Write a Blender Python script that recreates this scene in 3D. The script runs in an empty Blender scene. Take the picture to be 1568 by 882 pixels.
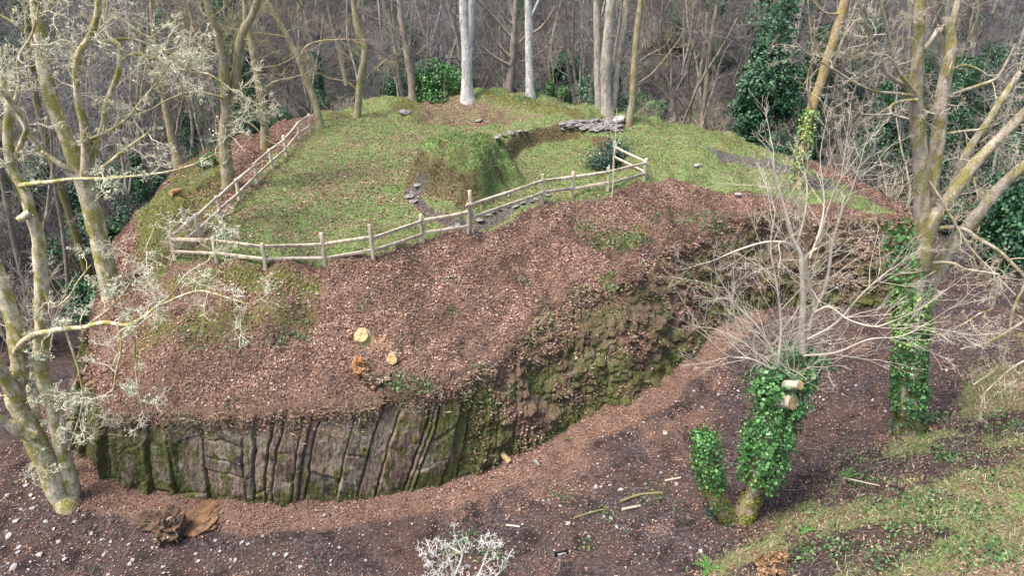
import bpy, math, random
import numpy as np

# ------------------------------------------------------------------ camera, world, sun, exposure
F_PX, CX, CY, CAM_H, PITCH = 1090.0, 784.0, 441.0, 11.3, math.radians(28.0)
SCN = bpy.context.scene
COL = SCN.collection
cam_d = bpy.data.cameras.new("camera"); cam = bpy.data.objects.new("camera", cam_d); COL.objects.link(cam)
cam_d.sensor_width = 36.0; cam_d.lens = 36.0 * F_PX / 1568.0
cam_d.clip_start = 0.1; cam_d.clip_end = 2000
cam.location = (0, 0, CAM_H); cam.rotation_euler = (math.pi / 2 - PITCH, 0, 0)
SCN.camera = cam
SUN_EL, SUN_AZ = math.radians(66), math.radians(245)      # azimuth clockwise from +Y (behind the camera, a little to the left)
w = bpy.data.worlds.new("World"); SCN.world = w; w.use_nodes = True
nt = w.node_tree; nt.nodes.clear()
o_ = nt.nodes.new("ShaderNodeOutputWorld"); b_ = nt.nodes.new("ShaderNodeBackground"); s_ = nt.nodes.new("ShaderNodeTexSky")
s_.sky_type = 'NISHITA'; s_.sun_disc = False; s_.sun_elevation = SUN_EL; s_.sun_rotation = SUN_AZ
s_.air_density = 1.0; s_.dust_density = 4.0; s_.ozone_density = 1.0
b_.inputs[1].default_value = 0.105
nt.links.new(s_.outputs[0], b_.inputs[0]); nt.links.new(b_.outputs[0], o_.inputs[0])
sd_ = bpy.data.lights.new("sun", 'SUN'); sd_.energy = 1.8; sd_.angle = math.radians(18); sd_.color = (1.0, 0.95, 0.88)
sun = bpy.data.objects.new("sun", sd_); COL.objects.link(sun); sun.location = (0, -10, 60)
sun.rotation_euler = (math.pi / 2 - SUN_EL, 0, -SUN_AZ + math.pi)
vs = SCN.view_settings
SCN.display_settings.display_device = 'sRGB'
vs.view_transform = 'Standard'; vs.look = 'None'; vs.gamma = 1; vs.use_curve_mapping = False; vs.exposure = 1.8
SCN.cycles.max_bounces = 4; SCN.cycles.diffuse_bounces = 3; SCN.cycles.glossy_bounces = 1
SCN.cycles.transmission_bounces = 1; SCN.cycles.transparent_max_bounces = 2
SCN.cycles.use_denoising = True
SCN.cycles.caustics_reflective = False; SCN.cycles.caustics_refractive = False

rng = np.random.default_rng(11)
random.seed(5)
CP, SP = math.cos(PITCH), math.sin(PITCH)

# ------------------------------------------------------------------ survey helpers (where things stand in the valley)
def ray(px, py):
    u = (px - CX) / F_PX; v = (py - CY) / F_PX
    return np.array([u, CP - v * SP, -SP - v * CP])
def at_z(px, py, z):
    d = ray(px, py); t = (z - CAM_H) / d[2]
    return np.array([t * d[0], t * d[1], z])
def at_y(px, py, y):
    d = ray(px, py); t = y / d[1]
    return np.array([t * d[0], y, CAM_H + t * d[2]])
def sstep(a, b, x):
    t = np.clip((x - a) / (b - a), 0, 1); return t * t * (3 - 2 * t)

_tab = np.random.default_rng(3).random((256, 256))
def vnoise(x, y, s, seed=0):
    x = np.asarray(x) / s + seed * 17.31; y = np.asarray(y) / s + seed * 9.77
    xi = np.floor(x).astype(int); yi = np.floor(y).astype(int)
    fx = x - xi; fy = y - yi
    fx = fx * fx * (3 - 2 * fx); fy = fy * fy * (3 - 2 * fy)
    a = _tab[xi % 256, yi % 256]; b = _tab[(xi + 1) % 256, yi % 256]
    c = _tab[xi % 256, (yi + 1) % 256]; d = _tab[(xi + 1) % 256, (yi + 1) % 256]
    return (a * (1 - fx) + b * fx) * (1 - fy) + (c * (1 - fx) + d * fx) * fy - 0.5
def fbm(x, y, s, o=4, seed=0):
    r = 0
    for k in range(o): r = r + vnoise(x, y, s / 2 ** k, seed + k) * 0.55 ** k
    return r

class TPS:
    def __init__(s, P, lam=0.02):
        P = np.array(P, float); s.c = P[:, :2]; n = len(P)
        A = np.zeros((n + 3, n + 3)); A[:n, :n] = s.k(s.c, s.c) + lam * np.eye(n)
        A[:n, n] = 1; A[:n, n + 1:] = s.c; A[n, :n] = 1; A[n + 1:, :n] = s.c.T
        s.w = np.linalg.solve(A, np.concatenate([P[:, 2], [0, 0, 0]]))
    @staticmethod
    def k(a, b):
        r2 = ((a[:, None, :] - b[None, :, :]) ** 2).sum(2)
        return 0.5 * r2 * np.log(r2 + 1e-9) / 100.0
    def __call__(s, x, y):
        x = np.asarray(x, float); sh = x.shape
        Q = np.stack([x.ravel(), np.asarray(y, float).ravel()], 1); n = len(s.c); out = np.empty(len(Q))
        for i in range(0, len(Q), 40000):
            q = Q[i:i + 40000]; out[i:i + 40000] = s.k(q, s.c) @ s.w[:n] + s.w[n] + q @ s.w[n + 1:]
        return out.reshape(sh)

UP = [(300,395,0),(265,400,0),(400,412,-.05),(500,405,-.05),(575,395,0),(645,368,0),(720,352,0),(830,312,0),(935,300,0),(990,278,0),
 (480,200,0),(400,300,0),(550,250,.05),(600,200,.1),(700,180,.15),(800,190,.1),(900,200,0),(1000,215,-.1),(1100,220,-.3),(1180,240,-.6),
 (1050,260,-.1),(1200,290,-.5),(1150,310,-.5),(715,148,.7),(640,160,.5),(800,155,.8),(860,175,.6),(560,180,.3),(1000,195,.1),
 (450,450,-.5),(450,520,-1.6),(450,630,-3.15),(330,520,-1.8),(240,612,-3.3),(330,628,-3.2),(530,622,-3.1),(600,612,-3.),(690,620,-3.1),
 (740,600,-2.9),(600,500,-1.55),(700,480,-1.5),(650,420,-.55),(560,440,-.5),(780,530,-2.5),(900,490,-2.5),(1000,460,-2.5),(1090,430,-2.6),
 (830,420,-1.3),(950,400,-1.4),(1050,380,-1.5),(900,340,-.5),(1000,310,-.2),(1080,320,-.7),(1100,370,-1.6),(1140,345,-1.5),(1200,340,-1.4),
 (1300,330,-1.4),(1380,325,-1.5),(230,320,-.3),(215,360,-.6),(300,270,-.2),(240,430,-.9),(200,500,-2.1),(160,520,-2.7),(180,580,-3.2)]
UPW = [tuple(at_z(*p)) for p in UP] + [(-17,38,-.6),(-15,45,-.6),(-9,50,-.2),(0,51,.3),(8,47,-.4),(15,43,-1.2),(20,37,-1.8),(22,32,-2.2)]
LO = [(0,860,-6.6),(0,720,-6.6),(200,800,-6.6),(450,800,-6.65),(700,800,-6.6),(700,870,-6.8),(900,850,-6.6),(900,760,-6.4),(1000,680,-6.1),
 (1100,620,-6.),(1200,560,-5.9),(1300,600,-6.),(1330,520,-5.8),(1460,450,-5.6),(1540,400,-5.5),(450,880,-6.9),(1050,850,-6.2),(1100,800,-6.),
 (1180,790,-5.95),(1250,720,-5.9),(1380,660,-5.4),(1300,765,-4.7),(1200,865,-4.8),(1400,720,-4.1),(1500,645,-4.0),(1568,605,-3.6),(1568,700,-2.8),(1250,800,-5.2),(1340,720,-4.9),
 (1568,800,-2.4),(1568,882,-2.1),(1450,800,-3.0),(1400,882,-3.0),(1300,850,-3.9),(130,745,-6.5),(1150,475,-5.6),(1340,478,-5.6),(770,730,-6.4)]
LOW = [tuple(at_z(*p)) for p in LO] + [(-22,25,-6.5),(-25,40,-7.2),(-30,15,-6),(0,57,-6.8),(15,52,-6.2),(27,42,-5.6),(32,32,-5),(-15,57,-7.2),
 (-20,8,-6.5),(0,8,-6.6),(14,8,-1.9),(24,14,-1.4),(26,20,-2.6)]
Uf, Lf = TPS(UPW), TPS(LOW)

def smooth_closed(P, W, k=6):
    P = np.array(P, float); W = np.array(W, float); n = len(P); out = []; ow = []
    for i in range(n):
        p0, p1, p2, p3 = P[i - 1], P[i], P[(i + 1) % n], P[(i + 2) % n]
        for j in range(k):
            t = j / k
            out.append(0.5 * (2 * p1 + (p2 - p0) * t + (2 * p0 - 5 * p1 + 4 * p2 - p3) * t * t + (3 * p1 - p0 - 3 * p2 + p3) * t ** 3))
            ow.append(W[i] * (1 - t) + W[(i + 1) % n] * t)
    return np.array(out), np.array(ow)
BASE = [(130,700,-6.3,1.0),(160,740,-6.5,.8),(235,757,-6.6,.75),(330,770,-6.6,.75),(430,777,-6.65,.7),(530,773,-6.65,.75),(600,762,-6.6,.8),
 (690,745,-6.55,.8),(760,716,-6.4,1.0),(830,690,-6.3,1.7),(890,650,-6.1,2.3),(940,625,-6.,2.6),(1000,595,-5.8,2.4),(1080,520,-5.7,1.8),
 (1150,475,-5.6,1.2),(1250,470,-5.6,1.1),(1340,470,-5.6,1.3)]
BP = [tuple(at_z(a, b, c)[:2]) + (wd,) for a, b, c, wd in BASE]
BP += [(20.8,31.2,1.7),(21.2,35,2.2),(19.2,40,3),(15.5,44.5,3.5),(7,48.8,4.3),(-4,52.3,4.8),(-12.5,50.5,4.8),(-18.6,46,4.5),(-20.6,39,4),(-20.2,30,3.6),(-18.6,24.5,2.4)]
BP += [(-17.2, 21.6, 1.6)]
BC, BW = smooth_closed([b[:2] for b in BP], [b[2] for b in BP])

def motte_sd(x, y):
    """signed distance to the foot of the mound (inside positive) and the local width of its edge"""
    x = np.asarray(x, float); sh = x.shape; Q = np.stack([x.ravel(), np.asarray(y, float).ravel()], 1)
    A = BC; B = np.roll(BC, -1, 0); WA = BW; WB = np.roll(BW, -1)
    sd = np.empty(len(Q)); ww = np.empty(len(Q))
    for i in range(0, len(Q), 20000):
        q = Q[i:i + 20000, None, :]; ab = (B - A)[None]; t = np.clip(((q - A) * ab).sum(2) / (ab ** 2).sum(2), 0, 1)
        d2 = ((q - (A + t[..., None] * ab)) ** 2).sum(2); k = d2.argmin(1); r = np.arange(len(k))
        c = ((A[None, :, 1] > q[..., 1]) != (B[None, :, 1] > q[..., 1])) & (q[..., 0] < (B - A)[None, :, 0] * (q[..., 1] - A[None, :, 1]) / ((B - A)[None, :, 1] + 1e-12) + A[None, :, 0])
        ins = c.sum(1) % 2 == 1
        sd[i:i + 20000] = np.sqrt(d2[r, k]) * np.where(ins, 1, -1); ww[i:i + 20000] = WA[k] + (WB[k] - WA[k]) * t[r, k]
    return sd.reshape(sh), ww.reshape(sh)

def far_ground(x, y):
    d = np.maximum(0, y - 66); z = -8.5 + 0.215 * d + 3.0 * fbm(x, y, 45, 3, 5)
    z = z + 0.10 * np.maximum(0, np.abs(x) - 40)
    return np.where(y < 30, z * sstep(0, 30, y) + (-5.0) * (1 - sstep(0, 30, y)), z)
def low_ground(x, y):
    near = Lf(np.clip(x, -30, 32), np.clip(y, 6, 57))
    wt = sstep(0, 14, np.maximum(np.maximum(-26 - x, x - 28), np.maximum(6 - y, y - 55)))
    return near * (1 - wt) + far_ground(x, y) * wt

def seg_ridge(x, y, pts):
    """flat-topped bank along a polyline of (x, y, height, half width)"""
    h = np.zeros_like(x)
    for (x0, y0, h0, w0), (x1, y1, h1, w1) in zip(pts[:-1], pts[1:]):
        dx, dy = x1 - x0, y1 - y0; t = np.clip(((x - x0) * dx + (y - y0) * dy) / (dx * dx + dy * dy), 0, 1)
        d = np.hypot(x - x0 - t * dx, y - y0 - t * dy) + 0.75 * fbm(x, y, 1.5, 4, 21)
        wd = w0 + (w1 - w0) * t
        h = np.maximum(h, (h0 + (h1 - h0) * t) * (1 - sstep(wd * 0.34, wd * .97, d)))
    return h
def mound(x, y):
    h = seg_ridge(x, y, [(-2.3,29.9,2.35,2.5),(-2.1,31.6,1.9,2.1),(-1.1,33.8,1.2,1.5),(-.4,36.6,.6,1.2),(.9,39.4,.4,1.1),(3,40.8,.3,1.0),(5,40.3,.26,1.0),(6.1,38.2,.22,1.0)])
    h = np.maximum(h, seg_ridge(x, y, [(-2.2,30.2,2.0,2.0),(-.5,30.9,1.0,1.3)]))
    h = h + .55 * sstep(.4, 1.2, h) * fbm(x, y, 1.0, 4, 27)
    ex = np.hypot((x - 2.8) / 3.1, (y - 35.6) / 4.8) + 0.08 * fbm(x, y, 1.6, 3, 31)
    room = -0.55 * (1 - sstep(.90, 1.02, ex)) * sstep(29.8, 31.6, y)
    h = h * (0.2 + 0.8 * sstep(.9, 1.05, ex)) + room
    h = h + seg_ridge(x, y, [(-6.5,42.2,.5,1.0),(-5.6,42.6,.45,.9)])                                 # mossy tussock at the far side
    h = h + seg_ridge(x, y, [(-14.5,26.5,.35,1.3),(-15,29,.5,1.5),(-14.6,32,.45,1.4),(-14,36,.3,1.2)])   # bank outside the side fence
    return h

_dr = np.random.default_rng(52)
DENTS = [tuple(at_z(a, b, c)[:2]) + (r, d) for a, b, c, r, d in [(975,368,-1.0,.75,.5),(905,360,-.7,.5,.35),(940,382,-1.1,.5,.35),(1052,335,-.7,.65,.45),(1012,325,-.4,.5,.3),(930,430,-1.6,.42,.45),(1092,352,-1.2,.5,.4),(870,405,-1.2,.35,.3),(690,485,-1.5,.35,.3),
    (740,372,-.4,.3,.2),(800,395,-.9,.3,.25),(650,395,-.3,.25,.15),(600,455,-1.0,.3,.22),(640,520,-1.9,.35,.3),(720,530,-2.,.35,.3),(480,480,-1.1,.35,.25),(430,515,-1.6,.5,.35),(330,520,-1.8,.45,.35),(390,560,-2.2,.35,.3),(280,470,-1.3,.4,.3),(722,246,1.3,.7,.55),(700,262,1.0,.55,.4),(745,262,1.0,.5,.4),(690,290,.6,.5,.3),(765,285,.5,.4,.3),(840,460,-1.9,.35,.3),(1010,400,-1.6,.5,.35),(1060,420,-2.2,.45,.3),(780,470,-1.8,.3,.25),(560,575,-2.7,.4,.3)]]
def dents(x, y):
    m = 0 * x; jx = x + .35 * fbm(x, y, .7, 3, 141); jy = y + .35 * fbm(x, y, .7, 3, 142)
    for a, b, r, d in DENTS: m = np.maximum(m, d * np.exp(-(((jx - a) / (r * 1.25)) ** 2 + ((jy - b) / (r * .8)) ** 2)))
    return m
def terrain_h(x, y, detail=True):
    sd, wd = motte_sd(x, y)
    L = low_ground(x, y); U = Uf(np.clip(x, -21, 24), np.clip(y, 16, 54)) + mound(x, y)
    cliff = (y < 33) & (x > -17.0)
    a = np.where(cliff, 0.55, 0.0) * wd; b = np.where(cliff, 1.08, 1.0) * wd
    k = sstep(0, 1, np.clip((sd - a) / (b - a), 0, 1))
    z = L + (U - L) * k
    z = z - dents(x, y)
    if detail:
        slope = np.clip(k * (1 - sstep(6.5, 8.5, sd)) + 0.0, 0, 1)
        z = z + 0.72 * fbm(x, y, 2.1, 5, 40) * (0.12 + 0.9 * slope) * (0.25 + 0.75 * sstep(0.2, 1.6, np.abs(sd)))
        z = z + 0.13 * fbm(x, y, 0.55, 3, 44) + 0.14 * fbm(x, y, 1.8, 3, 45) * (1 - k)
    return z, sd, wd, k

# graded grid: fine in the middle, coarse far away
def graded(a, b, step, far, g=1.16):
    mid = list(np.arange(a, b, step)); hi = []; v, s = b, step
    while v < far[1]: hi.append(v); s *= g; v += min(s, 6)
    lo = []; v, s = a - step, step
    while v > far[0]: lo.append(v); s *= g; v -= min(s, 6)
    return np.array(lo[::-1] + mid + hi)
GX = graded(-23, 24, 0.12, (-170, 170)); GY = graded(9.5, 47, 0.12, (-25, 330))
X, Y = np.meshgrid(GX, GY)
Z, SD, WD, KK = terrain_h(X, Y)
def ground_z(x, y):
    x = np.asarray(x, float); y = np.asarray(y, float)
    i = np.clip(np.searchsorted(GX, x) - 1, 0, len(GX) - 2); j = np.clip(np.searchsorted(GY, y) - 1, 0, len(GY) - 2)
    fx = np.clip((x - GX[i]) / (GX[i + 1] - GX[i]), 0, 1); fy = np.clip((y - GY[j]) / (GY[j + 1] - GY[j]), 0, 1)
    return (Z[j, i] * (1 - fx) + Z[j, i + 1] * fx) * (1 - fy) + (Z[j + 1, i] * (1 - fx) + Z[j + 1, i + 1] * fx) * fy
def on_ground(px, py):
    d = ray(px, py); t = np.arange(8, 260, 0.04)
    q = t[:, None] * d[None]; h = ground_z(q[:, 0], q[:, 1]); b = np.nonzero(CAM_H + q[:, 2] < h)[0]
    k = b[0] if len(b) else len(t) - 1
    return np.array([q[k, 0], q[k, 1], h[k]])
def ground_n(x, y, e=0.15):
    n = np.stack([ground_z(x - e, y) - ground_z(x + e, y), ground_z(x, y - e) - ground_z(x, y + e), np.full(np.shape(x), 2 * e)], -1)
    return n / np.linalg.norm(n, axis=-1, keepdims=True)

# ------------------------------------------------------------------ mesh helpers
def mesh_np(name, V, Fq, mat=None, smooth=False, mats=None):
    """V (n,3), Fq (m,k) faces of one size or list of such arrays"""
    Fl = Fq if isinstance(Fq, list) else [Fq]
    me = bpy.data.meshes.new(name); V = np.asarray(V, np.float32)
    idx = np.concatenate([f.ravel() for f in Fl]).astype(np.int32)
    cnt = np.concatenate([np.full(len(f), f.shape[1]) for f in Fl]).astype(np.int32)
    st = np.concatenate([[0], np.cumsum(cnt)[:-1]]).astype(np.int32)
    me.vertices.add(len(V)); me.vertices.foreach_set("co", V.ravel())
    me.loops.add(len(idx)); me.loops.foreach_set("vertex_index", idx)
    me.polygons.add(len(cnt)); me.polygons.foreach_set("loop_start", st)
    try: me.polygons.foreach_set("loop_total", cnt)
    except Exception: pass
    if smooth: me.polygons.foreach_set("use_smooth", np.ones(len(cnt), bool))
    if mat: me.materials.append(mat)
    me.update(calc_edges=True); me.validate()
    return me
def link(name, me, parent=None, loc=None):
    o = bpy.data.objects.new(name, me); COL.objects.link(o)
    if parent is not None: o.parent = parent
    if loc is not None: o.location = loc
    return o
def tag(o, label=None, cat=None, group=None, kind=None):
    if label: o['label'] = label
    if cat: o['category'] = cat
    if group: o['group'] = group
    if kind or cat: o['kind'] = kind or 'thing'
    return o
def empty(name, loc, label, cat, group=None):
    o = bpy.data.objects.new(name, None); COL.objects.link(o); o.location = loc; o.empty_display_size = 0.3
    return tag(o, label, cat, group)
def copy_thing(o, loc, rz=0, sc=1.0, label=None, tilt=(0, 0)):
    c = o.copy(); COL.objects.link(c); c.location = loc; c.rotation_euler = (tilt[0], tilt[1], rz)
    c.scale = (sc, sc, sc) if not hasattr(sc, '__len__') else sc
    if label: c['label'] = label
    for ch in o.children:
        k = ch.copy(); COL.objects.link(k); k.parent = c
    return c

class Tubes:
    def __init__(s): s.g = {}
    def add(s, P, R, sides):
        """P (m,n,3) or (n,3), R alike"""
        P = np.asarray(P, float); R = np.asarray(R, float)
        if P.ndim == 2: P, R = P[None], R[None]
        s.g.setdefault((P.shape[1], sides), []).append((P, R))
    def build(s, off=(0, 0, 0), lump=0.0):
        VV, FF, base = [], [], 0
        for (n, k), L in s.g.items():
            P = np.concatenate([p for p, r in L]); R = np.concatenate([r for p, r in L]); m = len(P)
            T = np.gradient(P, axis=1); T /= np.linalg.norm(T, axis=2, keepdims=True) + 1e-9
            ref = np.where(np.abs(T.mean(1))[:, 2:3] > .75, np.array([[1., 0, 0]]), np.array([[0, 0, 1.]]))[:, None, :]
            N = np.cross(T, ref); N /= np.linalg.norm(N, axis=2, keepdims=True) + 1e-9; B = np.cross(T, N)
            a = np.arange(k) * 2 * np.pi / k
            RR = R[..., None]
            if lump: RR = RR * (1 + lump * np.random.default_rng(n * 7 + k).normal(size=(m, n, k)).clip(-1.5, 1.5))
            V = P[:, :, None, :] + RR[..., None] * (np.cos(a)[None, None, :, None] * N[:, :, None] + np.sin(a)[None, None, :, None] * B[:, :, None])
            VV.append(V.reshape(-1, 3))
            i = np.arange(m)[:, None, None] * n * k; j = np.arange(n - 1)[None, :, None] * k; q = np.arange(k)[None, None, :]
            q2 = (q + 1) % k; f = np.stack([i + j + q, i + j + q2, i + j + k + q2, i + j + k + q], -1).reshape(-1, 4) + base
            FF.append(f); base += m * n * k
        return np.concatenate(VV) - np.asarray(off), np.concatenate(FF)
    def points(s, n, r, rmin=0, rmax=9):
        """random points on the axes"""
        out = []
        for L in s.g.values():
            for P, R in L:
                ok = (R.mean(1) >= rmin) & (R.mean(1) <= rmax)
                if ok.any(): out.append(P[ok].reshape(-1, 3))
        Q = np.concatenate(out); return Q[r.integers(0, len(Q), n)]
def norm(v): return v / (np.linalg.norm(v, axis=-1, keepdims=True) + 1e-9)
def resample(P, R, n):
    P = np.asarray(P, float); R = np.asarray(R, float)
    # Catmull-Rom through the traced points
    pts = np.vstack([2 * P[0] - P[1], P, 2 * P[-1] - P[-2]]); out = []; ro = []
    for i in range(len(P) - 1):
        p0, p1, p2, p3 = pts[i:i + 4]
        for t in np.linspace(0, 1, 8, endpoint=False):
            out.append(0.5 * (2 * p1 + (p2 - p0) * t + (2 * p0 - 5 * p1 + 4 * p2 - p3) * t * t + (3 * p1 - p0 - 3 * p2 + p3) * t ** 3)); ro.append(R[i] * (1 - t) + R[i + 1] * t)
    out.append(P[-1]); ro.append(R[-1]); out = np.array(out); ro = np.array(ro)
    s = np.concatenate([[0], np.cumsum(np.linalg.norm(np.diff(out, axis=0), axis=1))]); q = np.linspace(0, s[-1], n)
    return np.stack([np.interp(q, s, out[:, k]) for k in range(3)], 1), np.interp(q, s, ro)

def grow(P0, D, L, R, levels, r, trop=(0, 0, .25)):
    """branches level by level, all of a level at once. levels: dict(n, sides, wig, kids, ratio, ang)"""
    out = []; trop = np.array(trop)
    for li, c in enumerate(levels):
        m, n = len(P0), c['n']
        if m == 0: break
        P = np.empty((m, n, 3)); P[:, 0] = P0; d = norm(D); st = (L / (n - 1))[:, None]; dirs = [d]
        for i in range(1, n):
            d = norm(d + c['wig'] * r.normal(size=(m, 3)) + trop * c.get('trop', 1) / n); P[:, i] = P[:, i - 1] + d * st; dirs.append(d)
        tt = np.linspace(0, 1, n)
        RR = np.maximum(R[:, None] * (1 - (1 - c.get('tip', .35)) * tt[None]), c.get('rmin', .004))
        out.append((P, RR, c['sides']))
        kids = c.get('kids', 0)
        if not kids: break
        dirs = np.stack(dirs, 1)
        t = c.get('t0', .2) + (1 - c.get('t0', .2)) * r.random((m, kids)) ** .8
        f = t * (n - 1); i0 = np.minimum(f.astype(int), n - 2); fr = (f - i0)[..., None]; row = np.arange(m)[:, None]
        p = P[row, i0] * (1 - fr) + P[row, i0 + 1] * fr; pd = dirs[row, i0]
        rnd = norm(r.normal(size=(m, kids, 3))); perp = norm(rnd - (rnd * pd).sum(-1, keepdims=True) * pd)
        a = np.radians(c['ang'] * (0.65 + .7 * r.random((m, kids, 1))))
        D = (np.cos(a) * pd + np.sin(a) * perp).reshape(-1, 3)
        rr = R[:, None] * (1 - (1 - c.get('tip', .35)) * t)
        L = (L[:, None] * c['ratio'] * (1.15 - .6 * t) * (0.6 + .7 * r.random((m, kids)))).ravel()
        R = (rr * c.get('rr', .55)).ravel(); P0 = p.reshape(-1, 3)
    return out

def leaf_soup(P, N, size, r, wide=.36, fold=.12, tilt=.5):
    """one kite-shaped leaf per point"""
    P = np.asarray(P); m = len(P); N = norm(norm(N) + tilt * r.normal(size=(m, 3)))
    T = r.normal(size=(m, 3)); T = norm(T - (T * N).sum(1, keepdims=True) * N); B = np.cross(N, T)
    s = (np.broadcast_to(size, (m,)) * (0.65 + .7 * r.random(m)))[:, None]
    V = np.stack([P - T * s * .5, P + B * s * wide + N * s * fold, P + T * s * .55, P - B * s * wide + N * s * fold], 1).reshape(-1, 3)
    return V, np.arange(4 * m).reshape(-1, 4)
def blades(P, H, r, lean=.5, wd=.012, N=None):
    m = len(P); D = np.zeros((m, 3)); D[:, 2] = 1
    if N is not None: D = norm(D + N * .6)
    D = norm(D + lean * r.normal(size=(m, 3)) * np.array([1, 1, .25])); S = norm(np.cross(D, r.normal(size=(m, 3))))
    h = (np.broadcast_to(H, (m,)) * (.5 + r.random(m)))[:, None]; wv = (np.broadcast_to(wd, (m,)))[:, None]
    tip = P + D * h + np.array([0, 0, -.18]) * h * r.random((m, 1))
    V = np.stack([P - S * wv, P + S * wv, P + D * h * .55 + S * wv * .7, tip], 1).reshape(-1, 3)
    return V, np.arange(4 * m).reshape(-1, 4)

# ------------------------------------------------------------------ materials
def NM(name):
    m = bpy.data.materials.new(name); m.use_nodes = True; t = m.node_tree; t.nodes.clear()
    out = t.nodes.new("ShaderNodeOutputMaterial"); b = t.nodes.new("ShaderNodeBsdfPrincipled")
    t.links.new(b.outputs[0], out.inputs[0]); b.inputs['Roughness'].default_value = .85; b.inputs['Specular IOR Level'].default_value = .2
    return m, t, b
def nd(t, typ, **kw):
    n = t.nodes.new(typ)
    for k, v in kw.items(): setattr(n, k, v)
    return n
def noise(t, co, scale, det=4, rough=.6, dist=0):
    n = nd(t, "ShaderNodeTexNoise"); n.inputs['Scale'].default_value = scale; n.inputs['Detail'].default_value = det
    n.inputs['Roughness'].default_value = rough; n.inputs['Distortion'].default_value = dist
    if co is not None: t.links.new(co, n.inputs['Vector'])
    return n.outputs['Fac']
def ramp(t, fac, stops, interp='LINEAR'):
    n = nd(t, "ShaderNodeValToRGB"); e = n.color_ramp.elements; n.color_ramp.interpolation = interp
    while len(e) < len(stops): e.new(0.5)
    for q, (p, c) in zip(e, stops): q.position = p; q.color = (c[0], c[1], c[2], 1) if hasattr(c, '__len__') else (c, c, c, 1)
    t.links.new(fac, n.inputs[0]); return n.outputs[0]
def mix(t, fac, a, b, mode='MIX'):
    n = nd(t, "ShaderNodeMix", data_type='RGBA', blend_type=mode)
    for s, v in ((0, fac), (6, a), (7, b)):
        if isinstance(v, bpy.types.NodeSocket): t.links.new(v, n.inputs[s])
        elif hasattr(v, '__len__'): n.inputs[s].default_value = (*v, 1)
        else: n.inputs[s].default_value = v
    return n.outputs[2]
def mth(t, op, a, b=None, c=None):
    n = nd(t, "ShaderNodeMath", operation=op)
    for i, v in enumerate((a, b, c)):
        if v is None: continue
        if isinstance(v, bpy.types.NodeSocket): t.links.new(v, n.inputs[i])
        else: n.inputs[i].default_value = v
    return n.outputs[0]
def bump(t, b, h, st=.4, dist=.05):
    n = nd(t, "ShaderNodeBump"); n.inputs['Strength'].default_value = st; n.inputs['Distance'].default_value = dist
    t.links.new(h, n.inputs['Height']); t.links.new(n.outputs[0], b.inputs['Normal'])
def objco(t): return nd(t, "ShaderNodeTexCoord").outputs['Object']
def scaled(t, co, s):
    n = nd(t, "ShaderNodeMapping"); n.inputs['Scale'].default_value = s; t.links.new(co, n.inputs[0]); return n.outputs[0]

def mat_island(name, stops, rough=.8, spec=.2, patch=None, trans=0):
    """colour varies from leaf to leaf"""
    m, t, b = NM(name); g = nd(t, "ShaderNodeNewGeometry"); c = ramp(t, g.outputs['Random Per Island'], stops)
    if patch:
        n = noise(t, objco(t), patch[0], 3); c = mix(t, ramp(t, n, [(.4, 0), (.62, 1)]), c, mix(t, .65, c, patch[1]))
    t.links.new(c, b.inputs['Base Color']); b.inputs['Roughness'].default_value = rough; b.inputs['Specular IOR Level'].default_value = spec
    return m
def mat_bark(name, pale, dark, moss=(.16, .15, .035), moss_amt=.3, ring=True, spot=None):
    m, t, b = NM(name); co = objco(t); q = scaled(t, co, (1, 1, .4))
    n1 = noise(t, q, 5.5, 8, .72); c = ramp(t, n1, [(.36, dark), (.46, [p * .55 + d * .45 for p, d in zip(pale, dark)]), (.56, pale), (.7, [min(1, p * 1.15) for p in pale])])
    nb = noise(t, q, 1.3, 3, .6); c = mix(t, ramp(t, nb, [(.5, 0), (.68, .6)]), c, [p * .45 + d * .55 for p, d in zip(pale, dark)])
    if ring:
        n2 = noise(t, scaled(t, co, (3, 3, 26)), 1.0, 4, .65); c = mix(t, ramp(t, n2, [(.54, 0), (.66, .65)]), c, [d * .6 for d in dark])
    n3 = noise(t, co, 15, 4, .7); c = mix(t, ramp(t, n3, [(.57, 0), (.66, .75)]), c, [d * .55 for d in dark])
    if moss_amt > 0:
        n4 = noise(t, scaled(t, co, (1, 1, .5)), 2.6, 8, .72); lo = .70 - moss_amt * .42; f = ramp(t, n4, [(lo - .04, 0), (lo + .05, .92)])
        mc = mix(t, ramp(t, n3, [(.35, 0), (.62, 1)]), [v * .55 for v in moss], [min(1, v * 1.35) for v in moss]); c = mix(t, f, c, mc)
    t.links.new(c, b.inputs['Base Color']); bump(t, b, mth(t, 'MULTIPLY_ADD', n3, .5, n1), .8, .05)
    return m
def mat_plain(name, stops, scale=6, st=.3, stretch=None, rough=.85):
    m, t, b = NM(name); co = objco(t)
    if stretch: co = scaled(t, co, stretch)
    n = noise(t, co, scale, 5, .65); t.links.new(ramp(t, n, stops), b.inputs['Base Color']); bump(t, b, n, st, .03); b.inputs['Roughness'].default_value = rough
    return m

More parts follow.
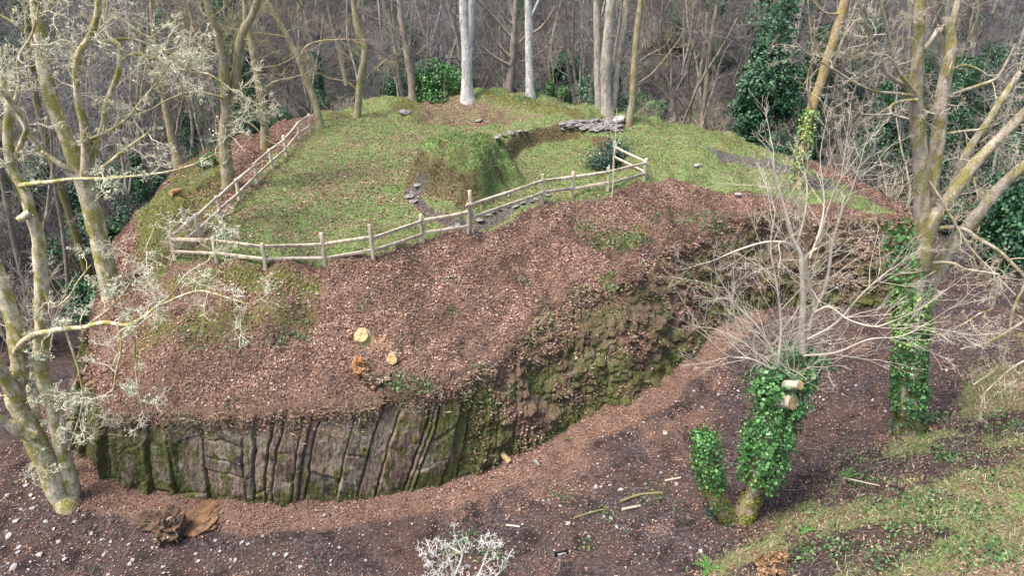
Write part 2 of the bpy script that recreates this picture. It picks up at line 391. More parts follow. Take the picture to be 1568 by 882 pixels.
M = {}
M['birch'] = mat_bark("pale_bark", (.66, .58, .41), (.28, .235, .155), (.25, .225, .055), .48)
M['beech'] = mat_bark("white_bark", (.57, .55, .51), (.22, .21, .19), (.17, .17, .07), .16)
M['olive'] = mat_bark("olive_bark", (.36, .31, .21), (.15, .125, .08), (.22, .19, .065), .42, ring=False)
M['brown'] = mat_bark("brown_bark", (.31, .26, .21), (.12, .10, .078), (.15, .14, .055), .3, ring=False)
M['grey'] = mat_bark("grey_bark", (.34, .31, .285), (.12, .105, .095), (.13, .13, .06), .28, ring=False)
M['oakbark'] = mat_bark("mossy_grey_bark", (.40, .36, .31), (.15, .13, .11), (.17, .15, .05), .4, ring=False)
M['clump'] = mat_bark("pale_grey_bark", (.42, .38, .32), (.19, .165, .135), (.2, .18, .08), .25)
M['yellow'] = mat_bark("ochre_bark", (.36, .27, .15), (.16, .115, .07), (.30, .22, .06), .45, ring=False)
M['mossbark'] = mat_bark("mossy_bark", (.22, .19, .13), (.08, .07, .05), (.16, .155, .045), .6, ring=False)
M['twig_pale'] = mat_plain("pale_twig", [(.3, (.42, .38, .26)), (.7, (.60, .56, .43))], 3)
M['twig_tan'] = mat_plain("tan_twig", [(.3, (.29, .245, .18)), (.7, (.46, .41, .32))], 3)
M['twig_grey'] = mat_plain("grey_twig", [(.3, (.085, .08, .082)), (.7, (.22, .205, .205))], .3)
M['twig_ash'] = mat_plain("ash_twig", [(.3, (.13, .12, .11)), (.7, (.29, .27, .245))], .3)
M['twig_white'] = mat_plain("white_twig", [(.3, (.42, .39, .34)), (.7, (.62, .59, .53))], 4)
M['twig_dark'] = mat_plain("dark_twig", [(.3, (.09, .075, .065)), (.7, (.2, .165, .14))], 3)
M['lichen'] = mat_island("pale_lichen", [(0, (.33, .39, .22)), (.5, (.50, .55, .36)), (1, (.68, .71, .54))])
M['ivy'] = mat_island("ivy_leaf", [(0, (.018, .065, .015)), (.45, (.04, .135, .03)), (.8, (.085, .22, .05)), (1, (.17, .32, .1))], .45, .45)
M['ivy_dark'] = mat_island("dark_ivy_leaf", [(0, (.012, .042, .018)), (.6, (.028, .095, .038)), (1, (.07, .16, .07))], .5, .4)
M['ivy_lime'] = mat_island("lime_ivy_leaf", [(0, (.07, .13, .03)), (.5, (.17, .27, .07)), (1, (.32, .40, .15))], .5, .35)
M['laurel'] = mat_island("bright_green_leaf", [(0, (.018, .06, .014)), (.6, (.045, .14, .03)), (1, (.11, .23, .06))], .45, .4)
M['holly'] = mat_island("holly_leaf", [(0, (.012, .035, .022)), (.6, (.03, .07, .045)), (1, (.08, .13, .09))], .35, .5)
M['copper'] = mat_island("copper_leaf", [(0, (.13, .045, .025)), (.6, (.26, .10, .06)), (1, (.36, .18, .11))])
M['litter'] = mat_island("dead_leaf", [(0, (.045, .023, .016)), (.3, (.14, .075, .052)), (.62, (.285, .168, .122)), (.88, (.37, .245, .19)), (1, (.47, .36, .30))], .8, .2, (.75, (.10, .055, .038)))
M['grass'] = mat_island("grass_blade", [(0, (.045, .10, .022)), (.45, (.10, .185, .045)), (.75, (.18, .26, .09)), (1, (.34, .35, .17))], .8, .15, (.45, (.16, .165, .08)))
M['straw'] = mat_island("dry_grass_blade", [(0, (.17, .16, .07)), (.5, (.33, .30, .16)), (1, (.52, .46, .31))])
M['fern'] = mat_island("fern_leaf", [(0, (.03, .09, .015)), (.6, (.06, .17, .03)), (1, (.12, .26, .06))])
M['stone'] = mat_plain("pale_stone", [(.3, (.14, .13, .125)), (.5, (.27, .25, .24)), (.75, (.42, .40, .385))], 5)
M['slate'] = mat_plain("grey_slate", [(.3, (.07, .064, .06)), (.5, (.14, .128, .12)), (.7, (.26, .235, .22))], 4)
M['wood_new'] = mat_plain("pale_wood", [(.3, (.36, .27, .19)), (.5, (.54, .435, .325)), (.75, (.66, .56, .44))], 5, .3, (1, 1, .25))
M['wood_old'] = mat_plain("weathered_wood", [(.3, (.2, .16, .11)), (.45, (.40, .33, .24)), (.62, (.56, .49, .39)), (.8, (.34, .32, .2))], 6, .4, (1, 1, .3))
M['cut'] = mat_plain("fresh_cut_wood", [(.34, (.13, .075, .03)), (.44, (.30, .20, .095)), (.56, (.40, .30, .16)), (.7, (.30, .17, .07))], 7)
M['torn'] = mat_plain("torn_orange_wood", [(.3, (.12, .055, .028)), (.5, (.28, .14, .065)), (.75, (.42, .26, .13))], 5, .5)
M['rootsoil'] = mat_plain("root_soil", [(.32, (.018, .013, .010)), (.46, (.06, .04, .028)), (.6, (.14, .085, .05)), (.75, (.25, .18, .13))], 4, .8)
M['black'] = mat_plain("black_plastic", [(.3, (.012, .013, .015)), (.7, (.03, .03, .035))], 4, .1, None, .4)

def mat_ground():
    m, t, b = NM("ground"); co = nd(t, "ShaderNodeNewGeometry").outputs['Position']
    def att(n):
        a = nd(t, "ShaderNodeAttribute", attribute_name=n); s = nd(t, "ShaderNodeSeparateColor"); t.links.new(a.outputs['Color'], s.inputs[0]); return s.outputs
    z1, z2 = att("zone_a"), att("zone_b")
    nf = noise(t, co, 9, 5, .7); nm = noise(t, co, 1.3, 5, .62); nl = noise(t, co, .35, 4, .6); nx = noise(t, co, 26, 3, .7)
    grass = ramp(t, nf, [(.28, (.035, .052, .02)), (.45, (.085, .125, .04)), (.58, (.145, .19, .068)), (.75, (.23, .25, .12))])
    grass = mix(t, ramp(t, nm, [(.48, 0), (.72, .5)]), grass, mix(t, nf, (.11, .075, .045), (.28, .2, .12)))
    leaf = ramp(t, nx, [(.25, (.03, .018, .013)), (.42, (.09, .053, .038)), (.55, (.18, .11, .082)), (.7, (.31, .215, .17))])
    leaf = mix(t, ramp(t, nm, [(.5, 0), (.72, .55)]), leaf, (.10, .06, .042))
    soil = ramp(t, nf, [(.3, (.015, .011, .012)), (.48, (.042, .032, .033)), (.62, (.085, .066, .065)), (.78, (.17, .14, .135))])
    soil = mix(t, ramp(t, nl, [(.42, 0), (.62, .6)]), soil, mix(t, nf, (.03, .018, .014), (.12, .075, .055)))
    soil = mix(t, ramp(t, nm, [(.35, .75), (.5, 0)]), soil, (.012, .010, .010))
    moss = ramp(t, nf, [(.3, (.035, .042, .012)), (.5, (.09, .098, .026)), (.66, (.16, .16, .05)), (.8, (.23, .21, .09))])
    moss = mix(t, ramp(t, nm, [(.52, 0), (.7, .6)]), moss, (.09, .065, .035))
    mud = ramp(t, nf, [(.3, (.03, .027, .023)), (.5, (.075, .069, .06)), (.7, (.16, .148, .13))])
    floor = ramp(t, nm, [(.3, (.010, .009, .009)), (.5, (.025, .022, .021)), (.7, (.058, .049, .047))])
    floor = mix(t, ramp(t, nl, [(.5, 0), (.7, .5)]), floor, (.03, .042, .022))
    def edge(w, e0=.38, e1=.62): return ramp(t, mth(t, 'ADD', w, mth(t, 'MULTIPLY', mth(t, 'SUBTRACT', mth(t, 'MULTIPLY_ADD', nf, .5, mth(t, 'MULTIPLY', nm, .5)), .5), 1.3)), [(e0, 0), (e1, 1)])
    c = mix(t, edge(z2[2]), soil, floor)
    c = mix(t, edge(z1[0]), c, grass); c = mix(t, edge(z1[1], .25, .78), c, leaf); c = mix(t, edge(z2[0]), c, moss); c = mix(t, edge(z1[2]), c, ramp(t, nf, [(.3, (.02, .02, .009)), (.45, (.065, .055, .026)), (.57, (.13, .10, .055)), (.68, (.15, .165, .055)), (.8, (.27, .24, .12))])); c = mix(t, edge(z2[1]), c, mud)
    t.links.new(c, b.inputs['Base Color']); b.inputs['Roughness'].default_value = .95; b.inputs['Specular IOR Level'].default_value = .1
    bump(t, b, mth(t, 'MULTIPLY_ADD', nx, .4, nf), .8, .06)
    return m
M['ground'] = mat_ground()

def mat_rock():
    m, t, b = NM("rock"); co = nd(t, "ShaderNodeNewGeometry").outputs['Position']
    a = nd(t, "ShaderNodeAttribute", attribute_name="rock_mask"); s = nd(t, "ShaderNodeSeparateColor"); t.links.new(a.outputs['Color'], s.inputs[0]); mossw, hgt, tint = s.outputs
    st = scaled(t, co, (1, 1, .45)); n1 = noise(t, st, 1.5, 7, .68, .5); n2 = noise(t, co, 10, 5, .7); n3 = noise(t, co, .8, 4, .6); n4 = noise(t, st, 3, 5, .6)
    c = ramp(t, n1, [(.26, (.02, .017, .012)), (.4, (.056, .046, .031)), (.52, (.16, .135, .10)), (.63, (.245, .21, .165)), (.76, (.36, .34, .29))])
    c = mix(t, tint, c, mix(t, n1, (.10, .058, .042), (.32, .21, .16)))
    c = mix(t, ramp(t, n4, [(.58, 0), (.68, .75)]), c, (.30, .145, .07))
    c = mix(t, ramp(t, noise(t, co, 2.3, 6, .7), [(.55, 0), (.66, .6)]), c, (.13, .145, .085))
    c = mix(t, ramp(t, noise(t, co, 3.7, 6, .75), [(.6, 0), (.66, .7)]), c, (.36, .36, .31))
    c = mix(t, ramp(t, n2, [(.58, 0), (.7, .6)]), c, (.05, .04, .033))
    mo = ramp(t, n2, [(.3, (.02, .026, .008)), (.5, (.06, .066, .017)), (.7, (.125, .122, .034))])
    w = mth(t, 'ADD', mossw, mth(t, 'MULTIPLY', mth(t, 'SUBTRACT', n4, .5), 1.6))
    c = mix(t, ramp(t, w, [(.42, 0), (.6, .92)]), c, mo)
    lf = ramp(t, noise(t, co, 26, 3, .7), [(.3, (.035, .022, .016)), (.5, (.11, .068, .047)), (.7, (.25, .165, .125))])
    w2 = mth(t, 'ADD', hgt, mth(t, 'MULTIPLY', mth(t, 'SUBTRACT', n3, .5), .9))
    c = mix(t, ramp(t, w2, [(.45, 0), (.6, .95)]), c, lf)
    t.links.new(c, b.inputs['Base Color']); bump(t, b, mth(t, 'MULTIPLY_ADD', n1, 1.2, n2), .7, .06)
    return m
M['rock'] = mat_rock()

# ------------------------------------------------------------------ the ground and its zones
def poly_w(P, soft, x, y, from_px=True):
    A = np.array([on_ground(*p)[:2] for p in P]) if from_px else np.array(P, float); B = np.roll(A, -1, 0)
    d2 = np.full(x.shape, 1e9); ins = np.zeros(x.shape, bool)
    for a, c in zip(A, B):
        ab = c - a; t = np.clip(((x - a[0]) * ab[0] + (y - a[1]) * ab[1]) / (ab @ ab + 1e-9), 0, 1)
        d2 = np.minimum(d2, (x - a[0] - t * ab[0]) ** 2 + (y - a[1] - t * ab[1]) ** 2)
        ins ^= ((a[1] > y) != (c[1] > y)) & (x < ab[0] * (y - a[1]) / (ab[1] + 1e-12) + a[0])
    sd = np.sqrt(d2) * np.where(ins, 1, -1); return sstep(-soft, soft, sd)
LAWN = [(262,402),(330,405),(405,414),(500,408),(575,395),(650,370),(725,352),(830,312),(935,302),(1000,278),(1080,290),(1190,305),(1330,330),(1375,325),
        (1300,290),(1190,238),(1080,208),(960,193),(880,183),(800,165),(700,172),(560,190),(480,205),(410,240),(350,320)]
near = (X > -24) & (X < 26) & (Y > 8) & (Y < 52)
zx, zy = X[near], Y[near]; zk, zsd, zwd = KK[near], SD[near], WD[near]
PW = lambda P, soft: poly_w(P, soft, zx, zy)
lawn = np.maximum(PW(LAWN, .7), sstep(.5, .9, zk) * sstep(36.5, 39, zy + .0 * zx) * (zx > -11.8))
grass = lawn.copy(); leaf = sstep(.2, .9, zk) * (1 - lawn) * 1.3; moss = 0 * lawn; mud = 0 * lawn; floor = 0 * lawn
n_lo = fbm(zx, zy, 5, 4, 60); n_mi = fbm(zx, zy, 1.6, 4, 63)
# dead leaves in drifts on the lawn
drift = np.maximum.reduce([PW([(590,170),(640,150),(730,150),(840,178),(770,192),(640,192)], .8) * .95, PW([(400,330),(470,250),(560,230),(640,240),(590,290),(480,330)], 2) * .55,
   PW([(265,402),(340,305),(470,198),(490,205),(440,245),(350,340),(320,400)], .8) * .75, PW([(560,200),(660,180),(650,230),(560,250)], 1.5) * .5,
   PW([(280,400),(400,412),(640,375),(610,350),(420,385)], .8) * .55])
drift = np.maximum(drift, .34 * (zx < 1 + .1 * (zy - 30)) * lawn * (zy < 44))
leaf = np.where(lawn > .5, np.clip(.02 + .62 * drift + .30 * n_mi, 0, .62), leaf)
moss = np.maximum.reduce([PW([(200,400),(265,265),(330,235),(350,250),(345,300),(300,345),(262,405),(250,430),(480,425),(500,445),(420,452),(240,445)], .7),
   PW([(180,480),(330,450),(500,450),(480,520),(330,540),(200,570)], 1.2) * .62, PW([(735,138),(800,145),(880,165),(900,186),(830,176),(740,150)], .7) * .9,
   PW([(595,160),(650,155),(645,182),(600,180)], .5) * .7, PW([(900,350),(1000,340),(1000,375),(910,385)], .6) * .6, PW([(905,420),(945,415),(950,450),(915,450)], .4) * .7,
   PW([(1000,195),(1120,205),(1190,235),(1150,232),(1020,205)], .8) * .5, PW([(420,490),(490,490),(500,525),(430,520)], .6) * .6, PW([(1045,330),(1100,330),(1095,355),(1050,360)], .5) * .5])
dn = sstep(.10, .30, dents(zx, zy)); leaf = leaf * (1 - .75 * dn); moss = np.maximum(moss, .45 * dn * np.clip(.5 + 1.5 * n_mi, 0, 1))
mnd = mound(zx, zy); moss = np.maximum(moss, .34 * sstep(.3, .9, mnd) * (zy < 41))
znn = ground_n(zx, zy, .25)[:, 2]; face = .85 * (1 - sstep(.60, .80, znn + .35 * n_mi)) * sstep(4.2, 5.2, zsd) * (zy < 44) * (zx > -9) * lawn; face = face * np.where(zy < 34, (1 - .85 * sstep(-2.2, -1.2, zx + 1.2 * n_mi)) * (1 - .9 * sstep(1.25, 1.75, mnd + .8 * n_mi)), .8); face = np.maximum(face, sstep(.1, .28, dents(zx, zy)) * (mnd > .5)); grass = grass * (1 - .2 * face); moss = moss * (1 - .3 * face)
back = PW([(560,185),(640,150),(800,140),(900,165),(960,190),(900,180),(800,160),(640,170)], .6)
foot = np.clip(1 - np.abs(zsd + .2) / 1.15, 0, 1) * (zy < 31) * (zx < 12) * (zx > -16)
foot = np.maximum(sstep(0, .5, foot + .35 * n_mi), PW([(600,790),(760,720),(900,670),(1010,605),(1100,560),(1140,640),(1060,700),(960,720),(860,760),(700,840)], 1.6) * np.clip(.40 + 1.2 * n_mi, 0, .8))
leaf = np.maximum(leaf, foot * (1 - zk))
bank = PW([(1568,575),(1440,640),(1310,705),(1200,785),(1070,882),(1350,960),(1600,960),(1800,700)], .7) * (zy > 5)
bank = np.maximum(bank, sstep(-5.2, -4.2, Z[near]) * (zx > 8) * (zy < 26) * (1 - zk))
leaf = np.where(bank > .5, leaf * .3, leaf); leaf = np.maximum(leaf, bank * np.clip(.46 + .9 * n_mi, 0, 1) * .75); grass = np.maximum(grass, bank * np.clip(.55 + 1.0 * n_mi + .6 * PW([(1480,882),(1568,760),(1700,800),(1568,960)], 2), 0, 1))
leaf = np.maximum(leaf, PW([(1180,720),(1380,650),(1450,660),(1330,740),(1200,830),(1150,882),(1080,860)], 1) * .12)
mud = np.maximum.reduce([PW([(1060,222),(1130,236),(1200,252),(1290,290),(1350,305),(1340,312),(1240,288),(1180,262),(1100,243)], .35) * .9,
   PW([(648,268),(618,290),(622,305),(650,332),(690,354),(722,362),(722,345),(672,325),(642,300),(655,280)], .25), PW([(725,352),(800,318),(850,312),(830,300),(760,318),(722,340)], .25) * .7])
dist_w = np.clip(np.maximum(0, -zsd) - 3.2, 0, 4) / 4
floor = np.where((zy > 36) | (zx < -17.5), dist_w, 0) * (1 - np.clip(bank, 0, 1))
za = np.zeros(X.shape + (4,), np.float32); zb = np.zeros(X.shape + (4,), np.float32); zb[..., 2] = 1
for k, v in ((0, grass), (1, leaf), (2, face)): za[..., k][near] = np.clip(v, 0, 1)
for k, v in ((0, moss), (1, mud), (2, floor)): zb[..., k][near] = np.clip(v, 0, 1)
fr = (Y < 9.5); za[..., 0][fr] = np.where(X[fr] > 8, .6, 0); zb[..., 2][fr] = 0
nx_, ny_ = len(GX), len(GY); ii = np.arange((ny_ - 1) * (nx_ - 1)); r0 = ii // (nx_ - 1) * nx_ + ii % (nx_ - 1)
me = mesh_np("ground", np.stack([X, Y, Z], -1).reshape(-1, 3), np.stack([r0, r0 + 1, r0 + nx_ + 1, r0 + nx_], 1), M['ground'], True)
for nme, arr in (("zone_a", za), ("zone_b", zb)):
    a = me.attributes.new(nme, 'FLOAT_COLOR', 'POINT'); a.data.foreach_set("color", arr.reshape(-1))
tag(link("ground", me), kind='structure')
def zone(arr, k, x, y):
    i = np.clip(np.searchsorted(GX, x) - 1, 0, nx_ - 2); j = np.clip(np.searchsorted(GY, y) - 1, 0, ny_ - 2); return arr[j, i, k]

# ------------------------------------------------------------------ the rock face
NF = 17 * 6 - 5                                       # samples of BC that belong to the traced front
def densify(i0, i1, step):
    P = BC[i0:i1]; Wd = BW[i0:i1]; s = np.concatenate([[0], np.cumsum(np.hypot(*np.diff(P, axis=0).T))]); q = np.arange(0, s[-1], step)
    return np.stack([np.interp(q, s, P[:, 0]), np.interp(q, s, P[:, 1])], 1), np.interp(q, s, Wd), q
order = np.r_[len(BC) - 8:len(BC), 0:NF + 8]
BCs, BWs = BC.copy(), BW.copy(); BC, BW = BC[order], BW[order]
cp, cw, cs = densify(0, len(BC), 0.03); BC, BW = BCs, BWs
tn = norm(np.gradient(cp, axis=0)); kk = np.ones(41) / 41
tn = norm(np.stack([np.convolve(np.pad(tn[:, i], 20, 'edge'), kk, 'valid') for i in range(2)], 1)); inn = np.stack([-tn[:, 1], tn[:, 0]], 1)
NT = 130; tt = np.linspace(0, 1, NT)
bz = low_ground(cp[:, 0], cp[:, 1]) - 0.45
tp = cp + inn * (cw * 1.02 + .05)[:, None]; tz = ground_z(tp[:, 0], tp[:, 1]) - 0.03 - .22 * np.clip(fbm(cs, cs * 0, .9, 4, 70), 0, 1)
S, T = np.meshgrid(cs, tt, indexing='ij'); HT = (tz - bz)[:, None]
pxs = CX + F_PX * cp[:, 0] / (cp[:, 1] * CP + (CAM_H - bz) * SP)           # where along the face we are
mossy = sstep(700, 800, pxs)                                              # right part is mossy and lumpier
slant = np.interp(pxs, [150, 380, 450, 700, 800, 1100], [0.0, .02, .22, .42, .3, .2])
rk = np.random.default_rng(8)
ed = [0.0]
while ed[-1] < cs[-1] + 4:
    if rk.random() < .34: ed += list(ed[-1] + np.cumsum(rk.uniform(.14, .36, rk.integers(2, 4))))
    else: ed.append(ed[-1] + rk.uniform(.5, 1.5))
ed = np.array(ed); NB = 4; nE = len(ed)
offs = rk.uniform(-.075, .07, nE); boff = rk.uniform(-.07, .07, (nE, NB)); tilt = rk.uniform(-.2, .2, (nE, NB)); tilv = rk.uniform(-.16, .16, (nE, NB))
hj = np.sort(rk.uniform(.12, 1.25, (nE, NB - 1)), axis=1); hs = rk.uniform(-.16, .16, nE)
Q = S - slant[:, None] * T * HT + .09 * fbm(S, T * HT, 1.1, 3, 71) + .025 * fbm(S, T * HT, .2, 2, 72) + 1.0
k = np.clip(np.searchsorted(ed, Q.ravel()).reshape(Q.shape), 1, nE - 1)
dl = Q - ed[k - 1]; dr = ed[k] - Q; dmin = np.minimum(dl, dr); wdt = ed[k] - ed[k - 1]; u = dl / wdt - .5
Th = T + hs[k] * u * wdt + .015 * fbm(S, T * HT, .25, 2, 73)
row = (Th > hj[k, 0]).astype(int) + (Th > hj[k, 1]) + (Th > hj[k, 2])
hd = np.min(np.abs(Th[..., None] - hj[k]), -1) * HT
amp = np.interp(pxs, [130, 200, 300, 330, 420, 700, 770, 1100, 1400], [2.4, 2.8, 2.0, .45, .75, 1.1, .6, .55, 1.0])[:, None]
crk_ = rk.uniform(.35, 1.1, nE) * (rk.random(nE) > .22); crk = np.where(dl < dr, crk_[k - 1], crk_[k]); hck = (rk.random((nE, NB)) * 1.0)[k, row]
D = amp * (offs[k] + boff[k, row] + tilt[k, row] * u * np.minimum(wdt, .8) + tilv[k, row] * (T - .5) * .8)
D -= .26 * crk * np.exp(-(dmin / .026) ** 2) * (1 - .6 * mossy[:, None]) + .14 * hck * np.exp(-(hd / .03) ** 2)
nq = fbm(S * 1.6, T * HT * .7, .55, 4, 77); D += .07 * nq + .055 * np.round(fbm(S + .3 * T * HT, T * HT * .6, .4, 3, 78) * 5) / 5 + .045 * fbm(S * 2.2, T * HT * .6, .11, 3, 79)
D += mossy[:, None] * (.42 * fbm(S + .3 * T * HT, T * HT * 1.2, 1.6, 5, 81) + .30 * np.abs(fbm(S, T * HT * 1.5, .6, 3, 88)))
D += .16 * sstep(.84, 1, T) * (1 - mossy[:, None]) + .10 * fbm(S, T * 0, .5, 3, 89) * sstep(.6, 1, T)
D *= sstep(0, .05, 1 - T * .98) * .999
D = np.where(T > .97, D * .5 + .02, D)
prof = (T ** 1.15) * (1 - .25 * np.sin(np.pi * T) * (1 - mossy[:, None]))
hpos = cp[:, None, :] + inn[:, None, :] * ((cw * 1.02 + .05)[:, None] * prof)[..., None] - inn[:, None, :] * D[..., None]
CV = np.concatenate([hpos, (bz[:, None] + HT * T)[..., None]], -1)
ns = len(cs); ii = np.arange((ns - 1) * (NT - 1)); r0 = ii // (NT - 1) * NT + ii % (NT - 1)
me = mesh_np("rock_face", CV.reshape(-1, 3), np.stack([r0, r0 + NT, r0 + NT + 1, r0 + 1], 1), M['rock'], False)
mk = np.zeros(S.shape + (4,), np.float32)
lowm = 1 - sstep(.12, .34, T)
px2 = pxs[:, None]
mk[..., 0] = np.clip(.38 + .32 * lowm + .22 * (px2 < 290) + .30 * mossy[:, None] + .25 * np.exp(-((px2 - 720) / 60) ** 2), 0, 1)
mk[..., 1] = np.clip(sstep(.78, 1.0, T) * .85 + .62 * mossy[:, None] * (1 - .3 * lowm) - .08, 0, 1)
mk[..., 2] = (rk.random((nE, NB)) * .8)[k, row] * np.interp(px2, [250, 400, 480, 620, 700], [.6, .7, 1.2, 1.0, .6])
a = me.attributes.new("rock_mask", 'FLOAT_COLOR', 'POINT'); a.data.foreach_set("color", mk.reshape(-1))
tag(link("rock_face", me), kind='structure')
CN = norm(np.cross(np.gradient(CV, axis=0), np.gradient(CV, axis=1)))
# ------------------------------------------------------------------ post and rail fences
def rough_box(c0, c1, up_or_side, w, d, r, seg=5, bev=.012, jit=.006, taper=1.0):
    """rough sawn bar from c0 to c1 with chamfered edges; returns verts, faces"""
    c0 = np.array(c0, float); c1 = np.array(c1, float); ax = norm(c1 - c0); s = norm(np.cross(up_or_side, ax)); u = np.cross(ax, s)
    pr = np.array([(-w/2+bev,-d/2),(w/2-bev,-d/2),(w/2,-d/2+bev),(w/2,d/2-bev),(w/2-bev,d/2),(-w/2+bev,d/2),(-w/2,d/2-bev),(-w/2,-d/2+bev)])
    V = []; bow = r.normal(size=2) * jit
    ts = np.concatenate([[0], np.linspace(.012, .985, seg), [1]])
    for t in ts:
        k = (0.86 if t in (0., 1.) else 1.0) * (1 + (taper - 1) * t); q = pr * k + r.normal(size=pr.shape) * jit + bow * math.sin(math.pi * t)
        V.append(c0 + (c1 - c0) * t + q[:, :1] * s + q[:, 1:] * u)
    V = np.concatenate(V); n = len(ts); F = []
    for i in range(n - 1):
        for j in range(8): F.append((i*8+j, i*8+(j+1)%8, i*8+8+(j+1)%8, i*8+8+j))
    caps = [tuple(range(7, -1, -1)), tuple(range((n-1)*8, n*8))]
    return V, [np.array(F), np.array(caps)]
fr_ = np.random.default_rng(21)
def height_at(b, px, py): return at_y(px, py, b[1])[2] - b[2]
def fence(label, posts, rails_mat, post_mat, skip=(), over=None, hfix=None, nopost=(), w=.15, rail_h=(.88, .36)):
    B = [on_ground(*p[:2]) for p in posts]; root = empty('post_and_rail_fence', B[0], label, 'fence')
    tops = []
    for i, (b, p) in enumerate(zip(B, posts)):
        if i in nopost: continue
        h = np.clip(height_at(b, p[2], p[3]), .95, 1.75); lean = np.array([fr_.normal() * .03, fr_.normal() * .03, 0])
        V, F = rough_box(b - [0, 0, .3], b + lean + [0, 0, h], (0, 1, 0), w * fr_.uniform(.9, 1.1), w * .8, fr_, 6, .018, .006, .93)
        link('post', mesh_np('post', V - B[0], F, post_mat), root)
        tops.append(h)
    for i in range(len(B) - 1):
        if i in skip: continue
        for q, rh in enumerate(rail_h):
            a, c = B[i], B[i + 1]; d = norm(c - a); z0 = rh + fr_.normal() * .025; z1 = rh + fr_.normal() * .025
            if posts[i][4:]: z0 += posts[i][4]
            if posts[i + 1][4:]: z1 += posts[i + 1][4]
            e0 = over[i] if over and i in over and q == 0 else .04
            sidev = np.cross(d, (0, 0, 1)); off = sidev * (.03 * (1 if q else -1) * 0 + .01)
            V, F = rough_box(a + [0, 0, z0] - d * e0 + off, c + [0, 0, z1] + d * .04 + off, (0, 0, 1), .06, .12, fr_, 6, .010, .006)
            link('rail', mesh_np('rail', V - B[0], F, rails_mat), root)
    return root, B
LEFTP = [(268,398,260,354),(307,364,299,327),(339,334,332,300),(367,307,360,274),(394,280,388,250),(417,258,412,228),(439,239,436,207),(459,213,456,188),(475,202,472,174)]
fence('long pale new timber rail fence running along the left edge of the lawn', LEFTP, M['wood_new'], M['wood_new'])
FRONTP = [(271,399,263,356),(333,403,326,362),(407,413,401,372),(499,409,497,356),(573,397,570,343),(648,371,645,328),(717,358,716,311)]
r_, FB = fence('weathered grey rail fence along the near lip of the lawn, ending at a doubled post', FRONTP, M['wood_old'], M['wood_old'], w=.13, nopost=(0,))
RIGHTP = [(724,357,721,287,.28),(830,315,830,267,.22),(877,303,876,262,.06),(931,292,931,256),(987,277,986,242)]
r_, RB = fence('weathered rail fence beside the grassy hollow with a short return at its corner', RIGHTP, M['wood_old'], M['wood_old'], over={0: .32}, w=.14)
c_ = RB[-1]; e_ = np.array([c_[0] - 1.15, c_[1] + 2.6, 0]); e_[2] = ground_z(e_[0], e_[1])
if e_[2] < c_[2] - .3: e_[2] = c_[2] - .3
for rh in (.9, .4):
    V, F = rough_box(c_ + [0, 0, rh], [e_[0], e_[1], c_[2] + rh - .05], (0, 0, 1), .055, .12, fr_); link('rail', mesh_np('rail', V - RB[0], F, M['wood_old']), r_)
V, F = rough_box([e_[0], e_[1], ground_z(e_[0], e_[1]) - .3], [e_[0], e_[1], c_[2] + 1.15], (0, 1, 0), .13, .11, fr_); link('post', mesh_np('post', V - RB[0], F, M['wood_old']), r_)

# ------------------------------------------------------------------ leaf litter, grass and stones (uncountable stuff)
lr = np.random.default_rng(33)
def scatter(n, x0, x1, y0, y1): return lr.uniform(x0, x1, n), lr.uniform(y0, y1, n)
x, y = scatter(2300000, -19, 23, 10.5, 49)
wl = zone(za, 1, x, y); wm = zone(zb, 0, x, y); wg = zone(za, 0, x, y); wmud = zone(zb, 1, x, y)
zkk = KK[np.clip(np.searchsorted(GY, y) - 1, 0, ny_ - 1), np.clip(np.searchsorted(GX, x) - 1, 0, nx_ - 1)]
patch = sstep(-.2, .3, fbm(x, y, .8, 4, 90) + .16)
steep = 1 - np.clip((.80 - ground_n(x, y)[:, 2]) * 2.0, 0, .85)
pl = np.clip(wl * (1 - .7 * wm), 0, 1) * (.36 + .64 * patch) * steep * np.where(wg > .5, .5, 1) * np.where(zkk < .3, .6, 1)
pl = pl + (1 - wl) * (1 - wmud) * np.where(wg > .4, .09, .11)
pl *= np.where((mound(x, y) > .35) & (y < 37), .15, 1)
pl *= np.clip(34 / np.maximum(y + 6, 20), .5, 1.0)
ok = lr.random(len(x)) < pl * .62
lx, ly = x[ok], y[ok]; KKs = zkk[ok]; N = ground_n(lx, ly); P = np.stack([lx, ly, ground_z(lx, ly) + .02], 1) + N * (.03 * lr.random((len(lx), 1)))
print("leaves", len(lx))
V, F = leaf_soup(P, N, (.032 + .062 * lr.random(len(P)) ** 1.6) * np.where(KKs > .3, 1, .8), lr, .42, .16, .42)
# leaves and soil fringe hanging over the rock's brow, and leaves lodged on the mossy face
ci = lr.integers(0, ns, 9000); ct = np.clip(NT - 1 - np.abs(lr.normal(size=9000)) * 9, 0, NT - 1).astype(int)
V2, F2 = leaf_soup(CV[ci, ct] + CN[ci, ct] * .03, CN[ci, ct] + np.array([0, 0, .4]), .09, lr, .4, .15, .5)
ci = lr.integers(0, ns, 46000); ct = lr.integers(int(NT * .1), NT, 46000); ok = (lr.random(46000) < mossy[ci] * .95 * (CN[ci, ct, 2] > .05) * sstep(-.1, .2, fbm(cs[ci], ct * .04, 1.0, 3, 95)))
ci, ct = ci[ok], ct[ok]; V3, F3 = leaf_soup(CV[ci, ct] + CN[ci, ct] * .03, CN[ci, ct] + np.array([0, 0, .5]), .085, lr, .4, .15, .4)
tag(link('leaf_litter', mesh_np('leaf_litter', np.concatenate([V, V2, V3]), np.concatenate([F, F2 + len(V), F3 + len(V) + len(V2)]), M['litter'])), 'fallen brown leaves strewn over the slope, the lawn and the ditch', 'leaf litter', None, 'stuff')

